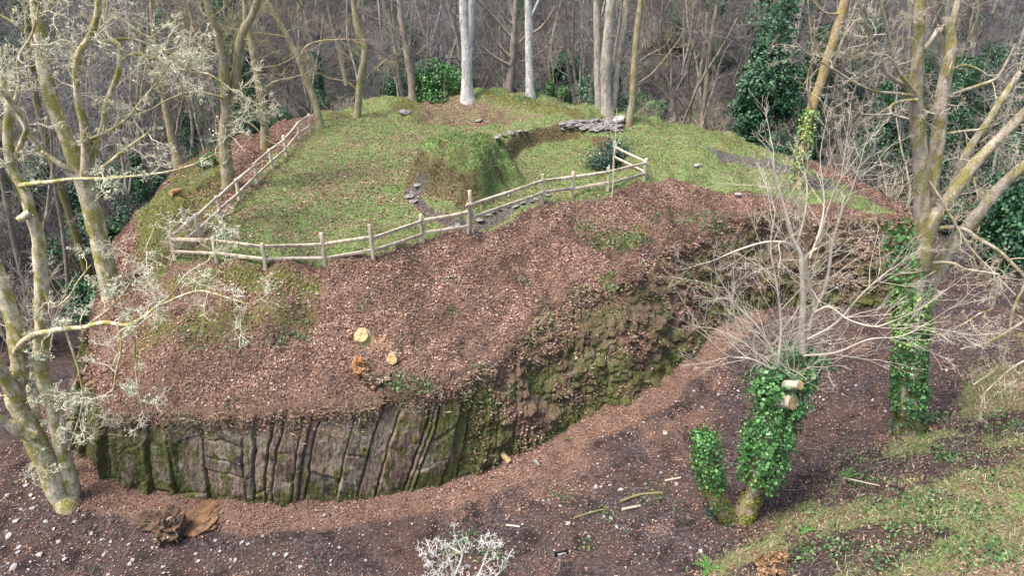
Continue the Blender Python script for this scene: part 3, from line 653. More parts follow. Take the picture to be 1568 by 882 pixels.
# short turf
x, y = scatter(650000, -17, 23, 9.5, 47); wg = zone(za, 0, x, y); wm = zone(zb, 0, x, y); wl = zone(za, 1, x, y); wmud = zone(zb, 1, x, y); mh = mound(x, y)
p = np.clip(wg * .7 * (1 - .8 * wl) + wm * .35, 0, 1) * (1 - wmud) * (1 - .85 * zone(za, 2, x, y)) * (.35 + .65 * sstep(-.2, .3, fbm(x, y, .9, 3, 98)))
p = np.clip(p + .5 * sstep(.5, 1.1, mh) * (1 - zone(za, 2, x, y)), 0, 1); ok = lr.random(len(x)) < p; gx, gy = x[ok], y[ok]; hh = .055 + .05 * lr.random(len(gx)) + .10 * sstep(.25, .8, mh[ok]) + .05 * (gy < 24)
V, F = blades(np.stack([gx, gy, ground_z(gx, gy) - .01], 1), hh, lr, .6, .013); print("grass", len(gx))
tag(link('grass', mesh_np('grass', V, F, M['grass'])), 'short green and olive grass on the lawn, its mound and the near bank', 'grass', None, 'stuff')
# long dry grass: mound faces, rim, cliff brow, near bank
x, y = scatter(300000, -18, 22, 9.5, 46); wm = zone(zb, 0, x, y); sl = ground_n(x, y)[:, 2]; bk = (x > 5) * (y < 24) * zone(za, 1, x, y) * (zone(za, 0, x, y) > .02)
mh = mound(x, y)
p = (.12 * sstep(.25, .7, mh) + .16 * zone(za, 2, x, y)) * (y < 42) + .22 * wm * (sl < .93) + .8 * bk + .07 * wm
ok = lr.random(len(x)) < p; gx, gy = x[ok], y[ok]; P1 = np.stack([gx, gy, ground_z(gx, gy) - .01], 1); N1 = ground_n(gx, gy)
ci = lr.integers(0, ns, 16000); ci = ci[lr.random(16000) < sstep(-.2, .3, fbm(cs[ci], cs[ci] * 0, 1.2, 3, 133))]; ct = np.clip(NT - 1 - np.abs(lr.normal(size=len(ci))) * 10 * (.4 + 1.6 * np.clip(.5 + fbm(cs[ci], cs[ci] * 0, .7, 3, 134), 0, 1)), 0, NT - 1).astype(int)
ci2 = lr.integers(0, ns, 16000); ct2 = lr.integers(10, NT, 16000); ok = lr.random(16000) < mossy[ci2] * .8 * sstep(-.15, .2, fbm(cs[ci2], ct2 * .04, .9, 3, 99)); ci2, ct2 = ci2[ok], ct2[ok]
PA = np.concatenate([P1, CV[ci, ct], CV[ci2, ct2]]); NA = np.concatenate([N1, CN[ci, ct] - np.array([0, 0, 1.1]), CN[ci2, ct2] - np.array([0, 0, .9])])
V, F = blades(PA, np.concatenate([np.where(mound(gx, gy) > .2, .11, .18), np.full(len(ci) + len(ci2), .2)]), lr, .6, .010, NA)
tag(link('dry_grass', mesh_np('dry_grass', V, F, M['straw'])), 'long straw coloured grass hanging from the mound, the rim and the brow of the rock', 'dry grass', None, 'stuff')

# small green plants: on the rock, on the slope, on the near bank
PP, NN, SS = [], [], []
def clump(c, n, rad, h, sz):
    q = lr.normal(size=(n, 3)) * [rad, rad, h * .35]; q = c + q; q[:, 2] = np.maximum(ground_z(q[:, 0], q[:, 1]) + .03 if c[1] > 0 else q[:, 2], q[:, 2]); PP.append(q); NN.append(norm(lr.normal(size=(n, 3)) * .6 + [0, -.2, 1])); SS.append(np.full(n, sz))
for px, py, n, rd in [(622,590,160,.28),(655,592,90,.2),(600,585,80,.2),(745,620,120,.25),(778,590,120,.22),(1055,330,260,.6),(1000,325,120,.35),(925,365,300,.6),(975,362,200,.4),
    (893,350,120,.3),(935,435,160,.3),(800,430,60,.25),(690,430,40,.2),(1090,350,120,.35),(1100,372,120,.35),(310,530,60,.2),(440,520,90,.35),(370,525,80,.3),(290,505,70,.3),(350,620,30,.15),
    (460,515,90,.3),(690,480,30,.15),(560,465,30,.15),(900,830,60,.3),(930,790,60,.3),(1000,760,80,.4),(715,830,120,.3),(690,850,90,.3),(760,850,70,.3),(860,760,50,.25),(1450,700,200,.3),(1330,735,120,.3),
    (1500,790,160,.35),(1400,770,200,.4),(1280,840,150,.3),(1340,780,120,.3),(1530,850,200,.4),(1480,850,160,.4),(1250,785,80,.25),(1380,820,120,.3),(1440,640,90,.3),(1310,700,70,.25),
    (1430,790,140,.35),(1360,860,140,.35),(1520,740,120,.3),(1545,650,120,.35),(1230,850,120,.25),(320,235,300,.5),(300,240,200,.4),(860,148,200,.5),(800,150,200,.4)]:
    clump(on_ground(px, py), n, rd, .22, .085)
x, y = scatter(60000, -17, 14, 18, 31); ok = (zone(za, 1, x, y) > .5) & (KK[np.clip(np.searchsorted(GY, y) - 1, 0, ny_ - 1), np.clip(np.searchsorted(GX, x) - 1, 0, nx_ - 1)] > .5) & (lr.random(60000) < sstep(.12, .35, fbm(x, y, 1.3, 4, 131)) * .5 + .35 * sstep(.12, .3, dents(x, y))); x, y = x[ok], y[ok]
PP.append(np.stack([x, y, ground_z(x, y) + .04], 1)); NN.append(np.tile([0, -.2, 1.], (len(x), 1))); SS.append(np.full(len(x), .055)); print('tufts', len(x))
ci = lr.integers(0, ns, 26000); ct = lr.integers(5, NT, 26000)
pk = np.clip(.10 + .25 * mossy[ci] + .7 * np.exp(-((pxs[ci] - 735) / 35) ** 2) + .25 * (pxs[ci] < 300), 0, 1) * sstep(.08, .28, fbm(cs[ci], ct * .035, .7, 3, 102)) * .6
ok = lr.random(26000) < pk; ci, ct = ci[ok], ct[ok]
PP.append(CV[ci, ct] + CN[ci, ct] * .05); NN.append(CN[ci, ct] + [0, 0, .5]); SS.append(np.full(len(ci), .06))
V, F = leaf_soup(np.concatenate(PP), np.concatenate(NN), np.concatenate(SS), lr, .42, .1, .5)
tag(link('ground_ivy', mesh_np('ground_ivy', V, F, mat_island("weed_leaf", [(0, (.02, .055, .018)), (.5, (.05, .115, .035)), (1, (.13, .21, .08))], .55, .3))), 'small patches of green ivy and weeds on the rock, the slope and the near bank', 'ground cover', None, 'stuff')

# fallen twigs
x, y = scatter(4200, -17, 21, 10.5, 34); ok = (zone(za, 0, x, y) < .6) | (y < 24); ok &= ground_n(x, y)[:, 2] > .6; x, y = x[ok], y[ok]; n = len(x); a = lr.uniform(0, 6.28, n); L = .05 + .28 * lr.random(n) ** 3; T = Tubes()
Pm = np.stack([np.stack([x + np.cos(a) * L * q + lr.normal(size=n) * .02, y + np.sin(a) * L * q + lr.normal(size=n) * .02], 1) for q in (-1, 0, 1)], 1)
T.add(np.concatenate([Pm, (ground_z(Pm[..., 0], Pm[..., 1]) + .03 + .03 * lr.random((n, 3)))[..., None]], -1), np.tile((.003 + .006 * lr.random(n))[:, None], (1, 3)), 3)
tag(link('fallen_twigs', mesh_np('fallen_twigs', *T.build(), M['twig_ash'])), 'thin fallen twigs littering the slope, the ditch and the near bank', 'twigs', None, 'stuff')
# weeds hidden among the leaves of the slope
# stones
def stone_mesh(r, flat=.45, n=9):
    import bmesh
    bm = bmesh.new(); bmesh.ops.create_icosphere(bm, subdivisions=2, radius=.5)
    ax = [norm(r.normal(size=3)) for _ in range(n)]; cut = r.uniform(.26, .46, n)
    for v in bm.verts:
        p = np.array(v.co)
        for a, c in zip(ax, cut):
            d = p @ a
            if d > c: p = p - a * (d - c)
        p = p * [1, r.uniform(.98, 1.02) * .78, flat]; v.co = p
    me = bpy.data.meshes.new('stone'); bm.to_mesh(me); bm.free(); return me
sm = [stone_mesh(np.random.default_rng(i)) for i in range(5)]; sm2 = [stone_mesh(np.random.default_rng(20 + i), .26) for i in range(5)]
for q in sm: q.materials.append(M['stone'])
for q in sm2: q.materials.append(M['slate'])
def stone(px, py, size, label, grp, meshes=sm, cat='stone', name='stone', sink=.3, lift=0):
    b = on_ground(px, py); o = link(name, meshes[random.randrange(len(meshes))]); o.location = b + [0, 0, size * .1 + lift]
    o.scale = (size,) * 3; o.rotation_euler = (random.uniform(-.3, .3), random.uniform(-.3, .3), random.uniform(0, 6.3)); tag(o, label, cat, grp); return o
for px, py, s in [(1018,665,.34),(985,648,.2),(902,823,.2),(912,748,.24),(920,747,.18),(934,745,.2),(950,752,.26),(1012,725,.16),(1036,743,.2),(925,793,.2),(870,804,.26),(945,808,.22),(832,768,.14),(796,782,.15),(840,767,.13),
    (858,776,.18),(1062,600,.2),(1028,555,.3),(1010,560,.2),(1075,625,.2),(1100,605,.22),(1298,598,.18),(1310,592,.2),(1290,605,.14),(1450,568,.24),(1336,612,.13),(1130,600,.18),(1008,700,.14),(1040,615,.15),
    (25,800,.32),(14,822,.36),(50,780,.28),(40,745,.3),(12,760,.24),(70,800,.22),(30,840,.26),(90,832,.24),(115,800,.22),(140,818,.2),(128,790,.16),(60,850,.3),(20,870,.34),(100,858,.26),(160,850,.22),(200,865,.24),
    (330,830,.18),(380,835,.22),(430,800,.15),(300,850,.2),(420,850,.18),(480,810,.16),(360,860,.2),(350,800,.18),(520,840,.16),(250,870,.24),(460,870,.2),(400,815,.14),(560,860,.16)]:
    stone(px, py, s * .85, 'pale angular stone lying on the dark soil of the ditch', 'pale stones in the ditch')
x, y = scatter(90000, -18, 20, 10.5, 33); kq = (KK[np.clip(np.searchsorted(GY, y) - 1, 0, ny_ - 1), np.clip(np.searchsorted(GX, x) - 1, 0, nx_ - 1)] < .05)
p = (1 - zone(za, 0, x, y)) * (1 - .5 * zone(za, 1, x, y)) * (.05 + .25 * sstep(0, .4, fbm(x, y, 3, 3, 120)) + .6 * np.clip((-5 - x) / 5, 0, 1)) * .10
ok = kq & (lr.random(len(x)) < p); x, y = x[ok], y[ok]
V, F = leaf_soup(np.stack([x, y, ground_z(x, y) + .03], 1), ground_n(x, y), (.04 + .12 * lr.random(len(x)) ** 3), lr, .42, .1, .25); print("chips", len(x))
tag(link('stone_chips', mesh_np('stone_chips', V, F, mat_island("chip", [(0, (.16, .14, .14)), (.4, (.27, .25, .25)), (.85, (.34, .32, .31)), (1, (.48, .46, .44))], .7))), 'countless pale chips of stone and bleached leaves on the ditch floor', 'stone chips', None, 'stuff')
# the low pile of slabs by the far trees
for i in range(150):
    t = random.random(); px = 862 + 92 * t + random.gauss(0, 3); py = random.uniform(192 - 12 * t, 199 + 4 * t)
    stone(px, py, random.uniform(.28, .62), 'grey slab in the low stone pile at the foot of the far trunks', 'slabs of the low stone pile', sm2, 'slab', 'stone_slab', lift=random.uniform(0, .10))
stone(948, 189, 1.0, 'large upright pale block at the right end of the low stone pile', None, sm, 'stone block', 'stone_block', lift=.15)
stone(733, 186, .7, 'lone flat blue grey stone on the far lawn', None, sm2, 'stone', 'stone')
stone(620, 172, 1.0, 'flat lichened stone on the mossy hump at the far left of the lawn', None, sm2, 'stone', 'stone', lift=-.05)
for i, (px, py) in enumerate([(765,320),(778,316),(790,318),(800,312),(815,309),(756,326),(745,330),(700,346),(690,350),(715,350),(735,338),(822,306),(640,285),(632,296),(628,302),(634,310),(838,300)]):
    stone(px, py, random.uniform(.3, .55), 'flat grey paving stone in the wet path round the grassy mound', 'paving stones round the mound', sm2, 'paving stone', 'paving_stone')
for i, (px, py) in enumerate([(795,204),(783,207),(772,210),(805,205),(762,214)]):
    stone(px, py, random.uniform(.4, .7), 'pale stone showing through turf at the back of the grassy hollow', 'stones at the back of the hollow', sm2, 'stone', 'stone', lift=.1)
for px, py, s, lb in [(1030,548,.55,'pale ledge stone with a rusty face sticking out of the mossy bank'),(1130,300,.5,'brown boulder half buried at the right lip of the slope'),(1068,255,.5,'dark mossy lump of stone on the right lawn'),(960,487,.3,'small white lichened stone on the mossy bank'),(918,533,.26,'white broken stone low on the mossy bank'),(1078,455,.4,'pale stone at the right end of the mossy bank')]:
    stone(px, py, s, lb, None)

# ------------------------------------------------------------------ felled stumps, logs and the torn root plate
def disc_stump(px, py, rad, h, tiltv, label, side_mat, name='tree_stump', n=28):
    b = on_ground(px, py); ax = norm(np.array(tiltv, float)); s = norm(np.cross(ax, [0, 1, .1])); u = np.cross(ax, s); r = np.random.default_rng(int(px)); a = np.arange(n) * 2 * np.pi / n
    rr = rad * (1 + (.06 * np.sin(2 * a + r.random() * 6)) + .05 * np.sin(3 * a + r.random() * 6) + .03 * r.normal(size=n)); rings = []
    for t, k in ((-.6, 1.5), (0, 1.22), (.5, 1.04), (1, 1.0)):
        rings.append(b + ax * h * t + (rr * k)[:, None] * (np.cos(a)[:, None] * s + np.sin(a)[:, None] * u) + r.normal(size=(n, 3)) * .008)
    V = np.concatenate(rings); F = np.array([(i*n+j, i*n+(j+1)%n, i*n+n+(j+1)%n, i*n+n+j) for i in range(3) for j in range(n)])
    root = empty(name, b, label, 'tree stump'); link('bark', mesh_np('bark', V - b, F, side_mat, True), root)
    c = b + ax * (h + .004); tv = [c + ax * .012] + [c + (rr[j] * .97) * (np.cos(a[j]) * s + np.sin(a[j]) * u) + ax * r.normal() * .006 for j in range(n)]
    link('cut_face', mesh_np('cut_face', np.array(tv) - b, np.array([(0, 1 + j, 1 + (j + 1) % n) for j in range(n)]), M['cut']), root); return root
disc_stump(556, 518, .27, .2, (-.15, -.5, .8), 'broad freshly cut pale stump, highest of the two on the leafy slope', M['birch'])
disc_stump(601, 551, .19, .2, (.05, -.75, .6), 'small round freshly cut stump below and right of the broad pale one', M['brown'])
def log(pts, r0, r1, mat, label, name='log', cat='log', r=None, cut=True):
    P = np.array(pts); T = Tubes(); PP_, RR_ = resample(P, np.linspace(r0, r1, len(P)), 10); T.add(PP_, RR_, 9); b = P[0]; V, F = T.build(b, .06)
    root = empty(name, b, label, cat); link('bark', mesh_np('bark', V, F, mat, True), root)
    if cut:
        for q, e in ((0, -1), (-1, 1)):
            d = norm(PP_[1] - PP_[0]) if q == 0 else norm(PP_[-1] - PP_[-2]); s = norm(np.cross(d, (0, 0, 1))); u = np.cross(d, s); a = np.arange(10) * .628
            Vc = PP_[q] + d * e * .004 + RR_[q] * .98 * (np.cos(a)[:, None] * s + np.sin(a)[:, None] * u); link('cut_end', mesh_np('cut_end', Vc - b, np.arange(10)[None], M['cut']), root)
    return root
def glog(px0, py0, px1, py1, r, mat, label, z0=None, z1=None, mid=0, name='log', cat='log'):
    a, c = on_ground(px0, py0), on_ground(px1, py1); a[2] += r * .7 if z0 is None else z0; c[2] += r * .7 if z1 is None else z1
    m = (a + c) / 2; m[2] = max(m[2], ground_z(m[0], m[1]) + r * .7); m = m + np.array([0, mid, 0]); log([a, m, c], r, r * .8, mat, label, name, cat)
glog(570, 600, 590, 583, .09, M['torn'], 'short split log pointing down the slope below the torn stump', .12, .12)
glog(768, 702, 780, 710, .13, M['cut'], 'pale broken log end at the foot of the rock wall', .2, .05)
glog(818, 706, 826, 716, .07, M['slate'], 'short grey stick lying right of the pale log end', name='stick', cat='stick')
glog(950, 770, 1014, 757, .055, M['mossbark'], 'long crooked mossy branch lying in the ditch', mid=.12, name='fallen_branch', cat='fallen branch')
glog(952, 783, 980, 777, .055, M['twig_tan'], 'short pale barkless log below the crooked mossy branch')
glog(880, 794, 925, 782, .04, M['mossbark'], 'low mossy stick at the left end of the fallen branches', name='fallen_branch', cat='fallen branch')
glog(1018, 738, 1042, 733, .04, M['twig_tan'], 'thin pale stick right of the fallen branches, near the ivy stump', name='stick', cat='stick')
glog(775, 806, 796, 809, .035, M['twig_tan'], 'thin straw coloured stick on the ditch floor above the white dead sapling', name='stick', cat='stick')
glog(1290, 738, 1345, 748, .03, M['twig_tan'], 'bleached dead bracken stem lying across the edge of the near bank', .15, .1, name='stick', cat='stick')
glog(1090, 475, 1098, 500, .2, M['mossbark'], 'short mossy trunk leaning against the right end of the mossy bank', .7, .1)
glog(262, 300, 278, 300, .14, M['torn'], 'pale rotten stump end on the mossy bank left of the side fence', .1, .25)
def lumpy(px, py, size, label, mat, name, cat, seed, roots=0, lift=0, moss=None, rough=.5):
    import bmesh
    b = on_ground(px, py); bm = bmesh.new(); bmesh.ops.create_icosphere(bm, subdivisions=5, radius=1); r = np.random.default_rng(seed)
    V = np.array([v.co for v in bm.verts]); n = V.copy()
    d = 1 + rough * (fbm(V[:, 0] + 3 * V[:, 2], V[:, 1] - 2 * V[:, 2], .9, 5, seed) + .6 * fbm(V[:, 2] * 2 + V[:, 1], V[:, 0], .35, 3, seed + 5)); V = n * d[:, None] * np.array(size)
    for v, q in zip(bm.verts, V): v.co = q
    me = bpy.data.meshes.new('clod'); bm.to_mesh(me); bm.free(); me.materials.append(mat)
    root = empty(name, b, label, cat); link('body', me, root, (0, 0, lift))
    if roots:
        T = Tubes(); nrm = norm(r.normal(size=(roots, 3)) * [1, .8, .6] + [0, -.3, .4])
        for P, R, s in grow(nrm * np.array(size) * .7 + [0, 0, lift], nrm, np.full(roots, .55 * size[0]), np.full(roots, .03), [dict(n=6, sides=5, wig=.35, kids=3, ratio=.5, ang=50), dict(n=4, sides=3, wig=.3)], r, (0, 0, -.5)): T.add(P, R, s)
        link('roots', mesh_np('roots', *T.build(), M['twig_tan']), root)['kind'] = 'stuff'
    return root
lumpy(262, 822, (.5, .5, .62), 'upturned root plate of brown roots and orange soil standing in the ditch', M['rootsoil'], 'root_plate', 'root plate', 4, 16, .3, rough=.55)
lumpy(235, 800, (.5, .38, .28), 'low brown clod of earth left of the upturned root plate', M['rootsoil'], 'earth_clod', 'earth clod', 6, 6, .08, rough=.5)
lumpy(306, 792, (.6, .75, .12), 'patch of heaped orange earth right of the upturned root plate', mat_plain("orange_earth", [(.3, (.05, .032, .025)), (.5, (.14, .08, .045)), (.72, (.26, .15, .08))], 5, .8), 'earth_heap', 'earth heap', 7, 0, 0, rough=.45)
lumpy(552, 572, (.26, .3, .34), 'torn orange stump with ragged wood at the brow of the rock', M['torn'], 'torn_stump', 'tree stump', 12, 22, .22, rough=.7)
lumpy(578, 584, (.4, .25, .16), 'ragged brown root mass between the torn stump and the short log', M['rootsoil'], 'root_mass', 'root mass', 13, 18, .1, rough=.6)
# sawdust spread between the two stumps
q = np.array([on_ground(578 + 16 * a_, 530 + 10 * b_) for a_, b_ in np.random.default_rng(2).normal(size=(420, 2)) * .7]); V, F = leaf_soup(q + [0, 0, .05], ground_n(q[:, 0], q[:, 1]), .07, lr, .4, .1, .4)
tag(link('sawdust', mesh_np('sawdust', V, F, mat_island("sawdust", [(0, (.2, .10, .055)), (.6, (.32, .19, .11)), (1, (.42, .3, .19))]))), 'orange sawdust and chips between the cut stumps', 'sawdust', None, 'stuff')
# thin stake with a dark head in the ditch
b = on_ground(856, 874); root = empty('marker_stake', b, 'thin brown stake with a black and white head standing in the ditch', 'stake')
V, F = rough_box((0, 0, -.2), (.02, .03, .62), (0, 1, 0), .05, .05, fr_); link('stake', mesh_np('stake', V, F, M['brown']), root)
V, F = rough_box((-.16, .03, .62), (.26, .12, .68), (0, 0, 1), .05, .22, fr_, 4, .015, .01); link('head', mesh_np('head', V, F, M['black']), root)
V, F = rough_box((-.06, -.05, .70), (.2, .0, .73), (0, 0, 1), .03, .07, fr_, 4, .01, .008); link('white_strip', mesh_np('white_strip', V, F, M['stone']), root)
# ------------------------------------------------------------------ trees traced from life: stems and limbs first, then their twigs
M['moss_tuft'] = mat_island('moss_tuft', [(0, (.05, .07, .012)), (.5, (.15, .16, .03)), (1, (.28, .26, .06))])
class Tree:
    def __init__(s, name, label, base, seed, group=None, cat='tree'):
        s.b = np.array(base, float); s.root = empty(name, s.b, label, cat, group); s.r = np.random.default_rng(seed); s.T = Tubes(); s.W = Tubes(); s.limbs = []
    def limb(s, pts, w0, w1, d0=0.0, d1=0.0, sides=10, lumps=.05, seed=True, foot=0, wpow=1, twig=False):
        """pts in photo pixels, standing in the vertical plane through the base moved back by d0..d1 metres; w0, w1 widths in pixels"""
        n = len(pts); Yd = s.b[1] + np.linspace(d0, d1, n)
        P = np.array([at_y(p[0], p[1], y) for p, y in zip(pts, Yd)])
        dist = (P - [0, 0, CAM_H]) @ np.array([0, CP, -SP]); R = (w0 + (w1 - w0) * np.linspace(0, 1, n) ** wpow) * dist / (2 * F_PX)
        k = max(10, 6 * n); PP, RR = resample(P, R, k)
        RR = RR * (1 + lumps * np.interp(np.arange(k), np.arange(0, k + 4, 3), s.r.normal(size=len(np.arange(0, k + 4, 3)))))
        if foot:
            g = np.linspace(0, 1, k); RR = RR * (1 + foot * np.exp(-(g * np.linalg.norm(PP[-1] - PP[0]) / .35)))
            PP = np.vstack([PP[:1] - [0, 0, .5], PP]); RR = np.concatenate([RR[:1] * 1.15, RR])
        (s.W if twig else s.T).add(PP, RR, sides)
        if seed: s.limbs.append((PP, RR))
        return PP, RR
    def seeds(s, per_m, t0=.3, rmax=9, zmin=-99, ang=60):
        P0, D, R = [np.zeros((0, 3))], [np.zeros((0, 3))], [np.zeros(0)]
        for PP, RR in s.limbs:
            L = np.linalg.norm(np.diff(PP, axis=0), axis=1).sum(); n = s.r.poisson(per_m * L * (1 - t0))
            if n == 0 or RR.mean() > rmax: continue
            t = t0 + (1 - t0) * s.r.random(n) ** .7; f = t * (len(PP) - 1); i = np.minimum(f.astype(int), len(PP) - 2)
            p = PP[i] + (PP[i + 1] - PP[i]) * (f - i)[:, None]; d = norm(PP[i + 1] - PP[i]); q = norm(s.r.normal(size=(n, 3))); q = norm(q - (q * d).sum(1, keepdims=True) * d)
            a = np.radians(ang * (.6 + .7 * s.r.random(n)))[:, None]; ok = p[:, 2] > zmin
            P0.append(p[ok]); D.append((np.cos(a) * d + np.sin(a) * q)[ok]); R.append(RR[i][ok])
        return np.concatenate(P0), np.concatenate(D), np.concatenate(R)
    def twigs(s, per_m, L, r0, lv=None, t0=.3, zmin=-99, trop=(0, 0, .35), ang=60, tips=True):
        P0, D, R = s.seeds(per_m, t0, 9, zmin, ang)
        if tips:
            P0 = np.vstack([P0] + [p[-1:] for p, r in s.limbs]); D = np.vstack([D] + [norm(p[-1:] - p[-3:-2]) for p, r in s.limbs]); R = np.concatenate([R] + [r[-1:] * 1.6 for p, r in s.limbs])
        s.grow_from(P0, D, L * (.5 + .8 * s.r.random(len(P0))), np.minimum(R * .45, r0), lv, trop)
    def grow_from(s, P0, D, L, R, lv=None, trop=(0, 0, .35)):
        lv = lv or [dict(n=7, sides=5, wig=.16, kids=8, ratio=.5, ang=48, tip=.3, rmin=.005), dict(n=5, sides=3, wig=.2, kids=6, ratio=.5, ang=45, rmin=.004), dict(n=4, sides=3, wig=.22, rmin=.0035)]
        for P, Rr, k in grow(P0, D, L, R, lv, s.r, trop): s.W.add(P, Rr, k)
    def lichen(s, n, size, rmax=.03):
        Q = s.W.points(n // 5, s.r, 0, rmax); Q = Q[fbm(Q[:, 0] + Q[:, 1] * .5, Q[:, 2], .5, 3, 61) > .02]; Q = np.repeat(Q, 5, 0); Q = Q + s.r.normal(size=Q.shape) * size * .7
        V, F = leaf_soup(Q, s.r.normal(size=Q.shape), size, s.r, .45, .2, .5); link('lichen', mesh_np('lichen', V - s.b, F, M['lichen']), s.root)['kind'] = 'stuff'
    def ivy(s, PP, RR, n, thick, size, mat, t0=0, t1=1, name='ivy', bias=None):
        k = s.r.integers(0, n, 1); t = t0 + (t1 - t0) * s.r.random(n); f = t * (len(PP) - 1); i = np.minimum(f.astype(int), len(PP) - 2); p = PP[i] + (PP[i + 1] - PP[i]) * (f - i)[:, None]
        d = norm(PP[i + 1] - PP[i]); q = norm(s.r.normal(size=(n, 3))); q = norm(q - (q * d).sum(1, keepdims=True) * d)
        tr = s.r.random(n) < np.clip((t - t0) / .12 + .15 + 1.2 * fbm(np.arctan2(q[:, 0], q[:, 1]) * .6 + 30, t * 0, .4, 2, 5), 0, 1)
        clum = .25 + 1.5 * np.clip(.5 + fbm(np.arctan2(q[:, 0], q[:, 1]) * 1.2 + 50, t * np.linalg.norm(PP[-1] - PP[0]), .55, 3, 7), 0, 1)
        rr = RR[i] * 1.02 + thick * clum * s.r.random(n) ** .6; ok = tr & (s.r.random(n) < np.clip(clum * 1.25 - .25, .05, 1)); size = size * (.55 + .75 * s.r.random(n) ** 1.5); size = size[ok] if bias is None else size
        if bias is not None: ok &= (q @ np.array(bias)) > s.r.normal(size=n) * .45 - .1; size = size[ok]
        V, F = leaf_soup((p + q * rr[:, None])[ok], (q + [0, 0, .45])[ok], size, s.r, .45, .1, .45); link(name, mesh_np(name, V - s.b, F, mat), s.root); return s
    def moss(s, PP, RR, n, t0, t1):
        t = t0 + (t1 - t0) * s.r.random(n); f = t * (len(PP) - 1); i = np.minimum(f.astype(int), len(PP) - 2); p = PP[i] + (PP[i + 1] - PP[i]) * (f - i)[:, None]; d = norm(PP[i + 1] - PP[i]); q = norm(s.r.normal(size=(n, 3))); q = norm(q - (q * d).sum(1, keepdims=True) * d)
        ok = s.r.random(n) < sstep(-.25, .15, fbm(np.arctan2(q[:, 0], q[:, 1]) * .5 + 50, p[:, 2], .4, 3, 9)); V, F = leaf_soup((p + q * (RR[i] * 1.02)[:, None])[ok], q[ok], .055, s.r, .45, .25, .6)
        link('moss', mesh_np('moss', V - s.b, F, M['moss_tuft']), s.root)['kind'] = 'stuff'
    def done(s, bark, twig, name='twigs'):
        if sum(len(p) for L in s.W.g.values() for p, r in L) < 2600:
            for (n, k), L in s.W.g.items():
                for p, r in L: s.T.add(p, r, k)
            s.W.g = {}
        link('trunk', mesh_np('trunk', *s.T.build(s.b, .03), bark, True), s.root)
        if s.W.g: link(name, mesh_np(name, *s.W.build(s.b), twig), s.root)
        return s
def base_of(px, py, z=None): return on_ground(px, py) if z is None else at_z(px, py, z)

FINE = [dict(n=7, sides=4, wig=.15, kids=9, ratio=.5, ang=46, tip=.3, rmin=.006), dict(n=5, sides=3, wig=.2, kids=7, ratio=.5, ang=44, rmin=.005), dict(n=4, sides=3, wig=.2, rmin=.0045)]
GNARL = [dict(n=10, sides=5, wig=.36, kids=9, ratio=.5, ang=58, tip=.2, rmin=.007), dict(n=7, sides=4, wig=.38, kids=6, ratio=.55, ang=55, tip=.2, rmin=.0055), dict(n=5, sides=3, wig=.35, tip=.3, rmin=.0042)]

# --- the multi-stemmed pale tree, left foreground
t = Tree('birch_tree', 'leaning pale multi stemmed tree rooted in the ditch at the left edge', base_of(104, 775), 101)
A1 = t.limb([(104,772),(90,757),(76,720),(56,680),(37,640),(22,606),(30,570),(28,540),(24,508),(15,475),(6,445),(-10,400)], 33, 20, 0, .6, 12, foot=.15)
t.limb([(106,772),(109,752),(103,720),(93,676),(80,616),(68,587),(62,554),(64,508),(62,467),(64,437),(61,393),(58,360),(46,325),(40,298),(30,279),(18,255),(12,205),(16,152),(2,120)], 25, 13, .25, .9, 12, foot=.15)
t.limb([(100,770),(94,735),(72,690),(58,650),(48,600),(40,560)], 18, 13, .9, 1.6, 10)
t.limb([(50,668),(30,660),(10,648),(-15,635)], 20, 14, 0, -.5, 9, seed=False)
t.limb([(28,612),(14,590),(0,566),(-14,545)], 22, 18, 0, -.3, 9, seed=False)
t.limb([(24,540),(34,525),(54,513),(90,505),(130,501),(160,494),(200,497),(240,470),(262,452)], 11, 4, .2, -2.2, 8)
t.limb([(240,470),(300,446),(345,455),(385,468)], 4, 2, -2.2, -2.8, 6)
t.limb([(262,452),(285,420),(320,398),(350,365)], 3, 1.5, -2.2, -2.2, 6)
t.limb([(100,506),(112,540),(122,575),(126,620),(105,690)], 4, 2, -.6, -1.2, 6)
t.limb([(180,496),(186,530),(178,570),(172,610)], 4, 2, -1.5, -2, 6)
t.limb([(205,520),(208,560),(212,600),(222,640)], 3.5, 2, -1.8, -2.2, 6)
t.limb([(130,501),(170,470),(195,440),(210,410),(245,330)], 3, 1.5, -1, -1.4, 6)
t.limb([(30,284),(60,280),(82,278),(109,274),(163,273),(210,269),(260,262),(300,250),(335,232)], 8, 1.0, .6, -.9, 8)
t.limb([(46,325),(36,332),(28,338)], 13, 11, .5, .3, 9, seed=False)
t.limb([(18,255),(34,215),(40,190),(20,160),(-5,130)], 9, 6, .9, .2, 8)
t.limb([(64,437),(80,470),(105,455),(120,430),(140,405)], 4, 2, .5, 0, 6)
t.limb([(14,180),(30,130),(28,90),(50,50),(60,5)], 7, 3, .9, .4, 7)
P0, D, R = t.seeds(2.6, .12, 9, -6, 65); t.grow_from(P0, D, 1.0 * (.4 + .9 * t.r.random(len(P0))), np.minimum(R * .45, .017), GNARL, (0, 0, .12))
t.lichen(16000, .04); t.done(M['birch'], M['twig_pale'])

